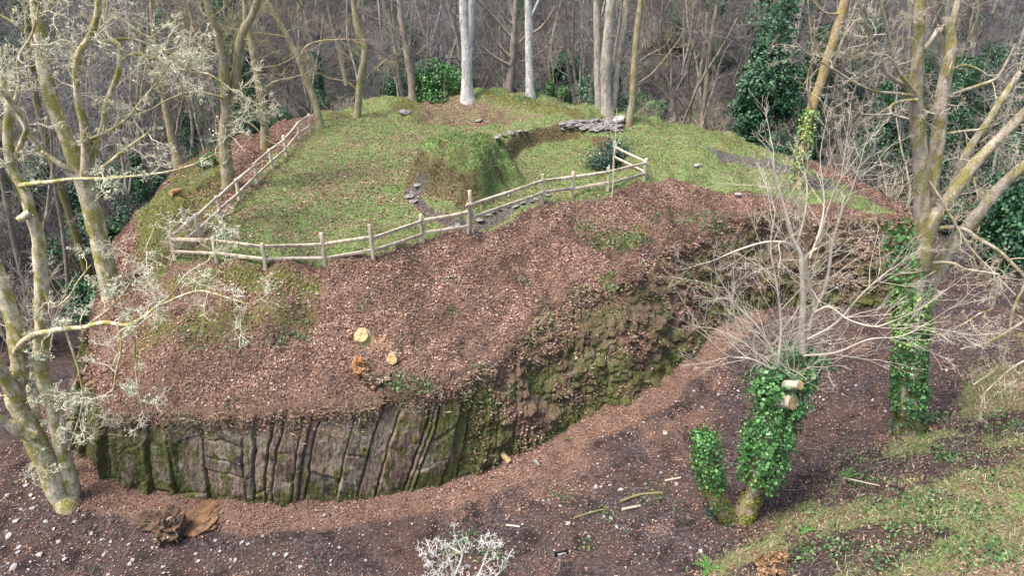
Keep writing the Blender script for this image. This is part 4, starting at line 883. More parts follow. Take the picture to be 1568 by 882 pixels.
# --- the big pale tree on the left brow
t = Tree('pale_tree', 'tall smooth pale trunk forking low, standing on the brow left of the fence corner', base_of(178, 487, -2.75), 102)
t.limb([(178,490),(172,455),(160,400),(147,345),(134,300),(122,265),(106,218),(92,185),(76,141),(68,110),(64,90),(62,54),(57,27),(50,-25)], 30, 15, 0, .5, 12, .03, foot=.25)
t.limb([(130,272),(131,230),(128,190),(120,152),(117,109),(122,79),(138,56),(150,16),(150,-20)], 13, 9, -.1, -.6, 9)
t.limb([(138,268),(147,226),(158,190),(162,160),(170,140),(182,106),(183,71),(169,58),(161,27),(160,-15)], 10, 6, 0, .6, 8)
t.limb([(141,271),(152,258),(163,252),(190,230),(225,205),(232,195)], 8, 3, .1, -.6, 8)
t.limb([(114,262),(104,258),(90,250),(63,230),(44,204),(27,177),(11,152),(-5,130)], 9, 7, 0, -.8, 8)
t.limb([(110,220),(150,208),(190,185),(218,152),(250,114),(268,80)], 6, 1.2, .25, -.9, 7)
t.limb([(182,106),(188,92),(207,82),(239,90),(286,109),(321,114),(359,141),(380,152),(400,164),(422,180)], 6, 2, .4, 1.6, 7)
t.limb([(165,62),(200,59),(240,72),(280,92),(320,105)], 5, 2, .6, 1.5, 7)
t.limb([(162,27),(185,28),(215,50),(245,62)], 5, 2, .6, 1, 7)
t.limb([(60,90),(48,62),(25,38),(-5,20)], 6, 4, .4, 0, 7)
t.limb([(118,82),(100,60),(85,45)], 6, 3, -.4, -.6, 7)
t.limb([(66,25),(75,5),(85,-20)], 6, 4, .4, .6, 7)
P0, D, R = t.seeds(2.8, .15, .2, 1.0, 58); t.grow_from(P0, D, 1.3 * (.4 + .9 * t.r.random(len(P0))), np.minimum(R * .45, .02), [dict(n=8, sides=5, wig=.26, kids=8, ratio=.5, ang=52, tip=.3, rmin=.008), dict(n=6, sides=3, wig=.32, kids=6, ratio=.5, ang=50, rmin=.007), dict(n=4, sides=3, wig=.35, rmin=.006)], (0, 0, .3))
t.lichen(9000, .045); t.done(M['birch'], M['twig_pale'])

# --- trees along the left bank and the far rim
def simple(name, label, base, limbs, bark, twig, seed, per_m=1.1, L=2.2, t0=.25, zmin=1.0, lv=FINE, r0=.025, group=None, trop=(0, 0, .3), foot=.3):
    t = Tree(name, label, base, seed, group)
    for i, (pts, w0, w1, d0, d1) in enumerate(limbs): t.limb(pts, w0, w1, d0, d1, 10 if w0 > 9 else 7, .05, foot=foot if i == 0 else 0)
    if per_m: t.twigs(per_m, L, r0, lv, t0, zmin, trop)
    return t.done(bark, twig)
simple('bare_tree', 'olive barked tree dividing into two limbs, right beside the third post of the left fence', base_of(352, 290), [
    ([(352,292),(346,245),(344,205),(346,180),(352,162),(360,130),(364,100),(368,65),(375,42),(386,22),(398,-8)], 20, 11, 0, .4),
    ([(348,185),(345,147),(344,114),(339,76),(332,49),(323,24),(314,-15)], 16, 10, 0, -.3), ([(376,40),(376,15),(373,-15)], 7, 6, .3, .3),
    ([(345,150),(300,140),(262,150),(235,165)], 4, 2, -.2, -1.2), ([(362,120),(395,105),(425,100),(450,88)], 4, 2, .2, .8), ([(342,90),(310,70),(290,40),(270,10)], 5, 2, -.2, -.6), ([(350,175),(385,190),(410,215),(430,222)], 3, 1.5, 0, -.4)], M['olive'], M['twig_tan'], 103, 1.5, 2.4)
simple('bare_tree', 'olive barked leaning tree with a low fork, behind the middle of the left fence', base_of(406, 226), [
    ([(406,228),(405,205),(404,174),(398,141),(392,103),(384,63),(378,35),(374,-10)], 13, 9, 0, .5), ([(404,190),(394,176),(381,160),(366,133),(352,110)], 9, 6, 0, -.4), ([(398,141),(420,125),(450,118)], 4, 2, .2, .7)], M['olive'], M['twig_tan'], 104, 1.4, 2.3)
simple('bare_tree', 'slender curved olive tree leaning left just behind the far end post of the left fence', base_of(490, 197), [
    ([(492,199),(488,180),(480,150),(468,120),(457,90),(441,57),(427,33),(413,5),(404,-18)], 10, 7, 0, .6), ([(457,90),(470,70),(492,62),(520,60)], 4, 2, .2, .6), ([(441,57),(415,52),(395,50)], 3, 1.5, .3, 0)], M['olive'], M['twig_tan'], 105, 1.5, 2.2)
simple('bare_tree', 'thin pale olive tree standing on the outer bank beyond the left fence', base_of(275, 252, -1.5), [
    ([(274,250),(266,226),(261,200),(254,165),(250,130),(244,90),(236,50),(232,-10)], 13, 8, 0, .5), ([(252,150),(238,125),(226,100),(215,60)], 7, 4, .1, -.2)], M['olive'], M['twig_tan'], 106, 1.1, 2.2)
simple('bare_tree', 'thin bare brown stem in the dark hollow at the left edge of the view', at_y(45, 470, 31), [([(45,480),(36,430),(24,380),(12,320),(2,270),(-8,220)], 9, 7, 0, 0)], M['brown'], M['twig_grey'], 121, .5, 1.5, zmin=-9)
simple('bare_tree', 'mossy olive trunk in the dark hollow, seen just left of the tall smooth pale trunk', at_y(152, 470, 33), [([(152,480),(132,410),(112,345),(92,285),(70,215),(50,120),(40,0)], 13, 9, 0, 0)], M['mossbark'], M['twig_tan'], 122, .6, 1.8, zmin=-9)
simple('bare_tree', 'very thin tan stem rising between the two pale left trees in the dark hollow', at_y(106, 455, 30), [([(107,470),(103,420),(98,370),(90,320),(82,270),(78,200)], 7, 4, 0, 0)], M['brown'], M['twig_tan'], 123, .6, 1.2, zmin=-9)
simple('bare_tree', 'mossy olive tree with one bend, left of the bright green bush', base_of(549, 179), [
    ([(547,180),(549,155),(552,119),(559,80),(553,58),(546,35),(540,-10)], 11, 9, 0, .3), ([(553,125),(575,105),(590,92)], 3, 1.5, 0, .5), ([(550,140),(530,125),(505,120)], 3, 1.5, 0, -.3)], M['olive'], M['twig_grey'], 107, 1.2, 2)
simple('bare_tree', 'brown mossy tree touching the left side of the bright green bush', base_of(632, 152), [
    ([(632,153),(630,125),(625,95),(619,55),(614,25),(611,-15)], 11, 9, 0, .3), ([(632,152),(634,115),(632,80)], 4, 3, .4, .5), ([(620,60),(600,40),(580,30)], 3, 2, .1, -.3)], M['brown'], M['twig_grey'], 108, 1.0, 1.8)
simple('beech_tree', 'straight white barked trunk at the back of the lawn, split near the top', base_of(716, 153), [
    ([(716,154),(715,125),(715,102),(714,70),(711,34),(709,-15)], 19, 13, 0, .1), ([(717,110),(718,70),(720,34),(721,-15)], 12, 11, .05, .2)], M['beech'], M['twig_grey'], 109, 0, foot=.35)
simple('beech_tree', 'grey white straight trunk right of the larger white trunk at the back', base_of(812, 146), [
    ([(812,147),(811,115),(810,85),(810,50),(809,20),(809,-15)], 13, 11, 0, .2), ([(810,30),(820,10),(832,-15)], 4, 4, .1, .2)], M['beech'], M['twig_grey'], 110, .15, 1.5)
simple('bare_tree', 'clump of three tall pale grey trunks rising behind the low stone pile', base_of(930, 174), [
    ([(930,175),(928,140),(928,102),(932,50),(936,0),(938,-20)], 18, 15, 0, .2), ([(918,171),(916,130),(915,80),(914,20),(914,-20)], 13, 11, .4, .6), ([(938,168),(942,125),(947,85),(955,40),(961,-15)], 12, 10, .3, .6)], M['clump'], M['twig_grey'], 111, .25, 1.8)
simple('bare_tree', 'thin brown leaning trunk at the right end of the low stone pile', base_of(964, 190), [
    ([(963,191),(968,155),(971,112),(973,68),(978,27),(983,-15)], 11, 8, 0, .3), ([(972,100),(990,85),(1010,75)], 3, 1.5, .1, .6), ([(970,130),(1000,110),(1040,60)], 2.5, 1.5, .1, .6)], M['olive'], M['twig_tan'], 112, .9, 1.8)
simple('oak_tree', 'dark spreading tree with low drooping limbs between the two white trunks', base_of(783, 132, -2.0), [
    ([(780,150),(783,110),(786,70),(788,35),(791,-15)], 12, 8, 0, .5), ([(784,90),(765,70),(748,40),(735,10)], 6, 3, .1, 0), ([(786,60),(760,30),(738,5),(720,-15)], 5, 4, .3, .3), ([(784,85),(800,60),(830,40),(850,10)], 5, 3, .2, .6), ([(782,100),(755,85),(730,60),(720,30)], 5, 2, 0, -.5), ([(788,40),(770,20),(760,-10)], 5, 3, .3, .2), ([(784,95),(812,90),(840,70)], 3, 2, .3, .8)], M['brown'], M['twig_dark'], 113, 1.6, 2.2, .1)
# lean trunks on the right and their ivy
simple('bare_tree', 'smooth grey pink trunk leaning right in front of the big ivy column', base_of(1196, 150, -.9), [
    ([(1192,165),(1200,139),(1210,95),(1220,54),(1229,0),(1233,-20)], 11, 10, 0, .3), ([(1224,35),(1236,10),(1240,-15)], 5, 5, .2, .3)], M['grey'], M['twig_grey'], 114, .4, 1.8)
t = Tree('bare_tree', 'ochre leaning trunk on the right lawn with its foot wrapped in lime green ivy', base_of(1222, 283), 115)
PP, RR = t.limb([(1221,285),(1226,245),(1234,204),(1244,163),(1258,122),(1271,78),(1285,34),(1297,-10)], 15, 15, 0, .5, 12, foot=.3)
t.limb([(1243,165),(1236,135),(1238,110)], 4, 2, 0, .1, 6); t.limb([(1290,20),(1262,18),(1235,-10)], 4, 2, .4, .3, 6)
t.ivy(PP, RR, 1500, .16, .13, M['ivy_lime'], 0.02, .44); t.twigs(.5, 1.8, .02, FINE, .4, 1); t.done(M['yellow'], M['twig_tan'])
t = Tree('ivy_clad_tree', 'tall tree smothered in dark green ivy from ground to top, right background', base_of(1165, 200, -1.8), 116)
PP, RR = t.limb([(1168,205),(1172,165),(1180,120),(1186,68),(1190,20),(1192,-25)], 18, 14, 0, .3, 10)
t.ivy(PP, RR, 7000, 1.1, .17, M['ivy_dark'], .25, 1)
for c, n, rr in [((1160,130),4200,(1.3,1.1,1.5)),((1208,125),2900,(1.0,.9,1.2)),((1176,90),2600,(1.1,.9,1.0)),((1148,175),2800,(1.4,1.0,1.1)),((1195,165),2300,(1.1,.9,1.0)),((1165,200),2000,(1.5,1.0,.9))]:
    q = norm(t.r.normal(size=(n, 3))); cc = at_y(*c, t.b[1] - .2); P = cc + q * np.array(rr) * (.45 + .75 * t.r.random((n, 1)) ** 1.4); P = P[fbm(P[:, 0] * 1.0, P[:, 2] + P[:, 1], .9, 3, 55) > -.12]; q = norm(P - cc); V, F = leaf_soup(P, q + [0, 0, .5], .18, t.r, .45, .1, .5)
    link('ivy', mesh_np('ivy', V - t.b, F, M['ivy_dark']), t.root)
t.done(M['brown'], M['twig_grey'])

# --- the big ivy-footed tree, right foreground
t = Tree('old_tree', 'massive mossy tree with many leaning limbs and an ivy wrapped foot, right foreground', base_of(1394, 662), 117)
PP, RR = t.limb([(1394,668),(1393,620),(1393,560),(1394,510),(1396,470),(1400,435)], 43, 38, 0, 0, 16, .05, seed=False, foot=.12)
t.limb([(1396,480),(1403,425),(1411,380),(1413,337),(1412,298),(1410,249),(1405,200),(1402,147),(1405,98),(1407,61),(1407,24),(1410,-15)], 32, 13, 0, .3, 12)
t.limb([(1408,385),(1415,345),(1424,290),(1432,240),(1437,203),(1442,147),(1452,100),(1456,70),(1453,45),(1448,25)], 24, 16, .1, .7, 12)
t.limb([(1453,45),(1462,20),(1470,-15)], 12, 9, .7, .9, 9); t.limb([(1450,50),(1438,45),(1428,58),(1415,75)], 8, 7, .7, .4, 8)
t.limb([(1404,470),(1426,431),(1437,411),(1451,386),(1469,362),(1488,340),(1513,308),(1537,281),(1572,250)], 26, 15, .2, .9, 12)
t.limb([(1412,410),(1417,386),(1429,337),(1449,310),(1471,281),(1488,256),(1515,227),(1544,198),(1580,160)], 22, 15, -.1, -.2, 12)
t.limb([(1440,325),(1462,280),(1480,235),(1510,190),(1535,150),(1562,110)], 14, 9, .3, 1.2, 10)
t.limb([(1418,355),(1434,350),(1451,348),(1476,351),(1500,367),(1525,381),(1549,403),(1575,430)], 8, 5, .05, -1.4, 8)
t.limb([(1412,405),(1440,402),(1462,404),(1480,412),(1530,420)], 6, 3, .05, -1.6, 7)
t.limb([(1402,150),(1388,130),(1366,119),(1349,98),(1334,64),(1324,32),(1311,-8)], 8, 4.5, .1, -.6, 7)
t.limb([(1400,140),(1388,125),(1373,103),(1364,66),(1356,34),(1345,-8)], 7, 4.5, 0, -.3, 7)
t.limb([(1398,146),(1375,143),(1345,140),(1329,136),(1302,122),(1280,108),(1240,84),(1215,62)], 5, 2.5, 0, -1.2, 7)
t.limb([(1404,152),(1380,155),(1364,162),(1366,174),(1392,182)], 5, 3.5, -.1, -.5, 7)
t.limb([(1366,174),(1340,176),(1310,172),(1280,160)], 3.5, 2, -.4, -1.0, 6)
t.limb([(1446,118),(1470,100),(1490,102),(1510,112)], 5, 1.5, .6, 0, 7); t.limb([(1442,150),(1470,140),(1500,130),(1525,120),(1540,98),(1556,66)], 6, 4, .5, .2, 7)
t.limb([(1438,206),(1480,200),(1500,198),(1520,190),(1530,170)], 5, 2, .5, -.3, 7); t.limb([(1412,261),(1432,291),(1451,322),(1471,357),(1491,386),(1520,416),(1555,452)], 4, 3, .15, -1.8, 7)
t.limb([(1530,420),(1520,470),(1500,480),(1470,500)], 4, 2, -1.6, -2.0, 6); t.limb([(1572,430),(1550,480),(1545,520),(1530,560),(1490,590)], 5, 2.5, -1.4, -2.2, 6); t.limb([(1585,480),(1540,510),(1510,525),(1470,535)], 5, 2.5, -1.8, -2.3, 6); t.limb([(1590,545),(1555,560),(1520,590),(1500,610)], 4, 2, -2, -2.6, 6)
t.limb([(1452,386),(1452,376),(1470,320)], 3, 2, -.3, -.6, 6)
P0, D, R = t.seeds(1.9, .15, .3, -2.5, 60); t.grow_from(P0, D, 1.15 * (.4 + .9 * t.r.random(len(P0))), np.minimum(R * .4, .018), [dict(n=8, sides=4, wig=.36, kids=7, ratio=.52, ang=58, tip=.35, rmin=.007), dict(n=6, sides=3, wig=.42, kids=6, ratio=.5, ang=55, rmin=.0055), dict(n=4, sides=3, wig=.4, rmin=.005)], (0, 0, .15))
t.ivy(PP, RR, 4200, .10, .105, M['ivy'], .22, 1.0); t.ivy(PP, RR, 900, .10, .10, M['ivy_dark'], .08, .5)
t.moss(PP, RR, 9000, 0, .62)
q0 = at_y(1388, 440, t.b[1] - .3); q1 = at_y(1372, 340, t.b[1] + .1)
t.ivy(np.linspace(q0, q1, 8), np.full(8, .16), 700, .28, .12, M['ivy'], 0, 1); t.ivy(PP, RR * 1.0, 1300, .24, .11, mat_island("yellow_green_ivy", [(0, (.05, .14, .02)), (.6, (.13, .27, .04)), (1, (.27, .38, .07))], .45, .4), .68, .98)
t.done(mat_bark("old_tree_bark", (.42, .36, .28), (.15, .12, .095), (.2, .18, .05), .42, ring=False), M['twig_tan'])

# --- the ivy-wrapped pollard with its fan of regrowth
t = Tree('pollard_tree', 'ivy covered cut back trunk with a fan of bare pale shoots on top', base_of(1140, 798), 118)
PA, RA = t.limb([(1136,800),(1147,772),(1160,735),(1172,690),(1186,640),(1200,600)], 26, 48, .1, .5, 14, .10, seed=False, foot=.45)
PB, RB_ = t.limb([(1122,803),(1108,782),(1093,750),(1084,715),(1078,670)], 30, 26, .1, .2, 12, .10, seed=False, foot=.4)
PC, RC = t.limb([(1200,605),(1216,575),(1232,548)], 30, 26, .5, 1.2, 10, .05, seed=False)
t.ivy(PA, RA, 7600, .33, .10, M['ivy'], .36, 1.03); t.ivy(PB, RB_, 2600, .17, .09, M['ivy'], .5, 1.04); t.ivy(PC, RC, 2900, .42, .10, M['ivy'], .2, 1.1); t.ivy(PB, RB_, 500, .16, .085, M['ivy_dark'], 0, .5, bias=(-1, 0, 0))
t.moss(PA, RA, 4000, .05, .42); t.moss(PB, RB_, 3000, .1, .6)
q = t.r.normal(size=(500, 3)); cc = PB[-1]; V, F = leaf_soup(cc + q * [.16, .16, .10], q + [0, 0, 1], .085, t.r, .45, .1, .4); link('ivy', mesh_np('ivy', V - t.b, F, M['ivy']), t.root)
q = t.r.normal(size=(1100, 3)); cc = at_y(1180, 590, t.b[1] + .3); V, F = leaf_soup(cc + q * [.33, .33, .25], q + [0, 0, 1], .10, t.r, .45, .1, .4); link('ivy', mesh_np('ivy', V - t.b, F, M['ivy']), t.root)
for (px, py, rr, ax_) in [(1213, 617, .21, (.55, -.8, .3)), (1224, 590, .13, (.5, -.7, .5))]:
    c = at_y(px, py, t.b[1] - .25); ax_ = norm(np.array(ax_)); P = np.array([c - ax_ * .5, c - ax_ * .1, c + ax_ * .04]); T = Tubes(); T.add(P, np.array([rr * 1.1, rr * 1.05, rr]), 12); s_o = link('cut_limb', mesh_np('cut_limb', *T.build(t.b, .06), M['twig_tan'], True), t.root)
    s = norm(np.cross(ax_, (0, 0, 1))); u = np.cross(ax_, s); a = np.arange(12) * 2 * math.pi / 12; Vc = c + ax_ * .045 + rr * .97 * (np.cos(a)[:, None] * s + np.sin(a)[:, None] * u); link('cut_face', mesh_np('cut_face', Vc - t.b, np.arange(12)[None], M['cut']), s_o)
t.limb([(1229,540),(1228,500),(1230,460),(1228,410),(1226,390),(1214,365),(1206,335),(1196,300),(1185,262)], 10, 4, .6, .9, 9, twig=True)
t.limb([(1232,540),(1240,500),(1247,470),(1238,430),(1234,400),(1240,388),(1252,380)], 7, 4, .8, .2, 8, twig=True)
t.limb([(1246,475),(1262,445),(1270,410),(1275,370),(1290,320)], 6, 3, .6, .6, 7, twig=True); t.limb([(1250,380),(1262,340),(1275,300),(1290,268)], 4, 2, .4, 0, 6, twig=True); t.limb([(1226,392),(1208,374),(1190,370),(1165,372),(1130,383),(1108,392)], 5, 2, .9, .2, 6, twig=True)
t.limb([(1248,478),(1270,470),(1300,490),(1340,500),(1372,490)], 4, 2, .4, -.6, 6, twig=True); t.limb([(1236,520),(1280,495),(1320,450),(1360,415)], 4, 2, .6, .4, 6, twig=True); t.limb([(1190,560),(1178,530),(1160,500),(1130,470),(1110,440)], 5, 2, .3, .2, 6, twig=True); t.limb([(1192,555),(1196,500),(1190,440),(1180,380),(1188,320)], 4, 2, .3, .6, 6, twig=True)
t.limb([(1230,545),(1280,540),(1330,520),(1380,515),(1420,495)], 3.5, 1.8, .5, -.4, 6, twig=True); t.limb([(1182,565),(1150,550),(1115,545),(1085,520)], 3.5, 1.8, .2, -.4, 6, twig=True); t.limb([(1240,395),(1256,350),(1262,310),(1258,265)], 4, 2, .2, .8, 6, twig=True); t.limb([(1220,375),(1232,330),(1236,290),(1232,262)], 3.5, 2, .8, 1.2, 6, twig=True)
c = at_y(1205, 575, t.b[1] + .5); n = 24; th = t.r.uniform(-1.25, 1.25, n); D = np.stack([np.sin(th), t.r.normal(size=n) * .45 + .15, np.cos(th) * .9 + .1], 1)
t.grow_from(c + t.r.normal(size=(n, 3)) * [.5, .35, .25], D, 2.4 * (.6 + .7 * t.r.random(n)), np.full(n, .014), [dict(n=9, sides=4, wig=.15, kids=7, ratio=.5, ang=40, tip=.3, rmin=.006), dict(n=6, sides=3, wig=.12, kids=3, ratio=.5, ang=32, rmin=.0042), dict(n=4, sides=3, wig=.12, rmin=.0035)], (0, 0, .25))
t.twigs(2.7, 1.6, .014, [dict(n=7, sides=4, wig=.10, kids=6, ratio=.5, ang=38, tip=.3, rmin=.006), dict(n=5, sides=3, wig=.14, kids=3, ratio=.5, ang=34, rmin=.0042), dict(n=4, sides=3, wig=.12, rmin=.0035)], .12, -9, (0, 0, .3), 48)
t.done(mat_bark("pollard_bark", (.34, .27, .2), (.14, .105, .075), (.17, .165, .035), .45, ring=False), mat_plain("shoot_bark", [(.3, (.36, .31, .24)), (.7, (.56, .51, .42))], 3))
# --- white dead sapling whose top rises into the bottom of the picture
b = at_y(712, 905, 12.6); b[2] = ground_z(b[0], b[1]); t = Tree('dead_sapling', 'bleached white dead sapling with crooked twigs at the bottom centre edge', b, 119)
t.limb([(706,1000),(706,950),(702,905),(692,870),(680,835)], 8, 3, 0, .2, 8, .1); t.limb([(708,950),(725,900),(738,870),(752,830)], 6, 3, 0, -.1, 7, .1); t.limb([(704,920),(670,880),(652,858)], 4, 2, 0, .1, 6); t.limb([(720,905),(750,890),(775,868)], 4, 2, 0, .2, 6); t.limb([(697,880),(708,850),(700,828)], 3.5, 2, .1, .3, 6); t.limb([(690,890),(675,858),(655,845)], 3, 2, .1, -.2, 6)
t.T.add(np.array([b - [0, 0, .2], b + [0.02, 0, .6], t.limbs[0][0][0]]), np.array([.07, .06, .05]), 8)
t.twigs(5.5, .42, .014, [dict(n=6, sides=5, wig=.42, kids=5, ratio=.55, ang=55, tip=.5, rmin=.009), dict(n=5, sides=4, wig=.45, kids=3, ratio=.5, ang=55, rmin=.008), dict(n=3, sides=3, wig=.4, rmin=.007)], .15, -9, (0, 0, .2))
t.done(M['twig_white'], M['twig_white'])
# --- holly bush in the hollow, thin stem in front of the fence
b = base_of(934, 257); t = Tree('holly_bush', 'low dark holly bush inside the fence return at the edge of the hollow', b, 120, None, 'bush')
P_, N_ = [], []
for c, n, rr in [((932,240),1700,(.75,.6,.4)),((918,250),800,(.5,.45,.25)),((950,232),800,(.45,.5,.4)),((944,252),700,(.6,.5,.22)),((938,222),350,(.3,.3,.3))]:
    q = t.r.normal(size=(n, 3)); P_.append(at_y(*c, b[1]) + q * np.array(rr) * .75); N_.append(q + [0, 0, .6])
P_ = np.concatenate(P_); N_ = np.concatenate(N_); ok = P_[:, 2] > ground_z(P_[:, 0], P_[:, 1]) + .02; V, F = leaf_soup(P_[ok], N_[ok], .10, t.r, .34, .16, .5); link('foliage', mesh_np('foliage', V - b, F, M['holly']), t.root)
for e_ in ((915,235),(935,222),(950,230),(940,215)): t.limb([(934,258),((934 + e_[0]) / 2, 248), e_], 1.6, .8, 0, .1, 5)
t.done(M['brown'], M['twig_grey'])
b = base_of(938, 303); t = Tree('thin_sapling', 'single thin pale sapling stem standing just in front of the fence near its corner', b, 125, None, 'sapling')
t.limb([(937,303),(939,275),(940,245),(942,215),(944,185),(945,165)], 2.4, 1.1, 0, .1, 6); t.limb([(940,235),(945,220),(952,205)], 1, .7, 0, .1, 5); t.limb([(941,222),(936,205),(934,190)], 1, .7, 0, .1, 5); t.done(M['twig_pale'], M['twig_grey'])

# ------------------------------------------------------------------ evergreen bushes and the bracken-coloured beech
def bush_mesh(seed, n, size, mat, lobes=9, sx=1.0, sz=.8, gap=.25):
    r = np.random.default_rng(seed); P, N = [], []
    for _ in range(lobes):
        c = r.normal(size=3) * [sx * .5, sx * .5, sz * .32] + [0, 0, sz * .62]; rr = r.uniform(.28, .5) * np.array([sx, sx, sz * .85]); k = n // lobes
        q = norm(r.normal(size=(k, 3))); P.append(c + q * rr * (.6 + .45 * r.random((k, 1)))); N.append(q + [0, 0, .5])
    P = np.concatenate(P); N = np.concatenate(N); ok = (P[:, 2] > .02) & (r.random(len(P)) < .55 + gap + fbm(P[:, 0] + 9, P[:, 2] + P[:, 1], .5, 3, seed)); V, F = leaf_soup(P[ok], N[ok], size, r, .42, .12, .55)
    return mesh_np('foliage', V, F, mat)
def stems_mesh(seed, n, L, mat, sp=.25, lv=None, trop=(0, 0, .6)):
    r = np.random.default_rng(seed); T = Tubes(); D = r.normal(size=(n, 3)) * [.45, .45, 0] + [0, 0, 1]
    for P, R, k in grow(r.normal(size=(n, 3)) * [sp, sp, 0], D, L * (.6 + .6 * r.random(n)), np.full(n, .025 * L / 2), lv or [dict(n=7, sides=4, wig=.14, kids=7, ratio=.5, ang=40, tip=.3, rmin=.008), dict(n=5, sides=3, wig=.2, kids=5, ratio=.5, ang=42, rmin=.007), dict(n=3, sides=3, wig=.2, rmin=.006)], r, trop): T.add(P, R, k)
    return mesh_np('stems', *T.build(), mat)
def bush(name, label, px, py, dist, fol, sc, stem=None, group=None, cat='bush'):
    d = ray(px, py); x, y = d[0] / d[1] * dist, dist; z = ground_z(x, y)
    root = empty(name, (x, y, z - .05), label, cat, group); link('foliage', fol, root)
    if stem: link('stems', stem, root)
    root.scale = (sc,) * 3 if not hasattr(sc, '__len__') else sc; root.rotation_euler = (0, 0, random.uniform(0, 6.3)); return root
laurel = bush_mesh(1, 9000, .10, M['laurel'], 22, 1.15, 1.2); st1 = stems_mesh(2, 7, 1.2, M['twig_dark'])
b_ = bush('rhododendron_bush', 'bright green leafy bush beside the large white trunk at the back', 671, 146, 47.5, laurel, (1.45, 1.2, 1.35), st1)
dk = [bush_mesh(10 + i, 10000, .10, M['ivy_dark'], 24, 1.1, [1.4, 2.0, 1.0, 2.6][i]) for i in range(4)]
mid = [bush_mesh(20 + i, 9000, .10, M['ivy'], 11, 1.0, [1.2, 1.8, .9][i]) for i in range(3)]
cop = bush_mesh(30, 1500, .16, M['copper'], 10, 1.0, 1.3, -.1); stc = stems_mesh(31, 9, 2.0, M['twig_grey'])
bush('young_beech', 'young beech still holding rusty red leaves, beyond the right end of the lawn', 1262, 232, 45, cop, (2.0, 1.6, 1.5), stc)
bush('young_beech', 'small patch of rusty beech leaves far behind the left fence', 500, 112, 66, cop, (1.8, 1.5, 1.4), stc)
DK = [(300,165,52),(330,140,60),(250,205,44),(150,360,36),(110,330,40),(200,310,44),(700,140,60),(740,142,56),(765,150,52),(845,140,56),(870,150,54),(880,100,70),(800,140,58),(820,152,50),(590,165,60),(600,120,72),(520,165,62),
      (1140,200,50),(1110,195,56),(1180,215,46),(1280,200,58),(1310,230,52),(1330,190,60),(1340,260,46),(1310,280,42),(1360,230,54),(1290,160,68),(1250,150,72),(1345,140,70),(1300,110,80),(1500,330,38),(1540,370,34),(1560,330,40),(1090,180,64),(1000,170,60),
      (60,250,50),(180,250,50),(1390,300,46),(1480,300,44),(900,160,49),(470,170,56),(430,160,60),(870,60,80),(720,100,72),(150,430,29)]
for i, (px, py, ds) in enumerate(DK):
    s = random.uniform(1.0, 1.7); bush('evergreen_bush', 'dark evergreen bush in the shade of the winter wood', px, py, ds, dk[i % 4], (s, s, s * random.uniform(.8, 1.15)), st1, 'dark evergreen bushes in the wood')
for i, (px, py, ds) in enumerate([(318,240,33.5),(880,75,70),(1320,250,44),(1330,285,40),(1545,345,36),(1200,110,62),(1160,60,70),(860,120,64)]):
    s = random.uniform(.7, 1.3) * (.4 if ds < 34 else 1); bush('green_bush', 'mid green ivy bush at the edge of the winter wood', px, py, ds, mid[i % 3], s, st1, 'green ivy bushes at the edge of the wood')
br_ = random.Random(9)
for i in range(80):
    ds = br_.uniform(50, 88); d_ = br_.uniform(-.72, .72) * ds; z_ = float(ground_z(d_, ds))
    if motte_sd(np.array([d_]), np.array([ds]))[0][0] > -1: continue
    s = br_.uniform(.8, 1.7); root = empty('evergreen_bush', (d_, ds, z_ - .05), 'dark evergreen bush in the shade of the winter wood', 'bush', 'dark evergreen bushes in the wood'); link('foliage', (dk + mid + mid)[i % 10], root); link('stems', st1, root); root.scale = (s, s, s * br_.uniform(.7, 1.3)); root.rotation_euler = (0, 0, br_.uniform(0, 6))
# ferns
def fern_mesh(seed, n=11, L=.6):
    r = np.random.default_rng(seed); V, F = [], []; k = 0
    for i in range(n):
        a = r.uniform(0, 6.28); l = L * r.uniform(.6, 1.1); d = np.array([math.cos(a), math.sin(a), 0]); s = np.array([-d[1], d[0], 0])
        for j in range(10):
            t = (j + .5) / 10; c = d * l * t * .85 + np.array([0, 0, l * (.9 * t - .75 * t * t)]); wv = .16 * l * (1 - t) ** .7 + .01
            for sg in (-1, 1):
                tipv = c + s * sg * wv + d * .04 * l; V += [c, c + d * .07 * l, tipv]; F.append((k, k + 1, k + 2)); k += 3
    return mesh_np('fronds', np.array(V), np.array(F), M['fern'])
fm = [fern_mesh(i) for i in range(3)]
for i, (px, py, s, lb) in enumerate([(742,616,.9,'small green fern on the brow where the rock turns mossy'),(744,650,.9,'fern with hanging fronds in the cleft of the rock'),(868,672,.6,'tiny fern at the foot of the mossy bank'),(1300,730,1.1,'fern with arching fronds at the edge of the near bank'),(1230,815,1.0,'fern on the near bank above the rusty bracken'),
    (1085,872,1.5,'large feathery green fern at the bottom edge below the ivy trunk'),(1410,672,1.0,'fern at the foot of the massive mossy tree'),(1000,520,.5,'small fern halfway up the mossy bank'),(770,600,.7,'fern beside the ivy patch at the brow of the rock'),(1425,640,.9,'fern on the bank right of the massive mossy tree')]):
    b = on_ground(px, py); root = empty('fern', b + [0, -.05, .03], lb, 'fern'); link('fronds', fm[i % 3], root); root.scale = (s * .7,) * 3; root.rotation_euler = (.25, 0, i * 1.3)
b = on_ground(1180, 868); br = bush_mesh(40, 1500, .10, mat_island("bracken", [(0, (.09, .045, .02)), (.6, (.21, .12, .065)), (1, (.33, .23, .14))]), 6, .5, .4, .2); tag(link('dead_bracken', br, None, b - np.array([0, 0, .1])), 'rusty dead bracken on the near bank at the bottom edge', 'bracken')

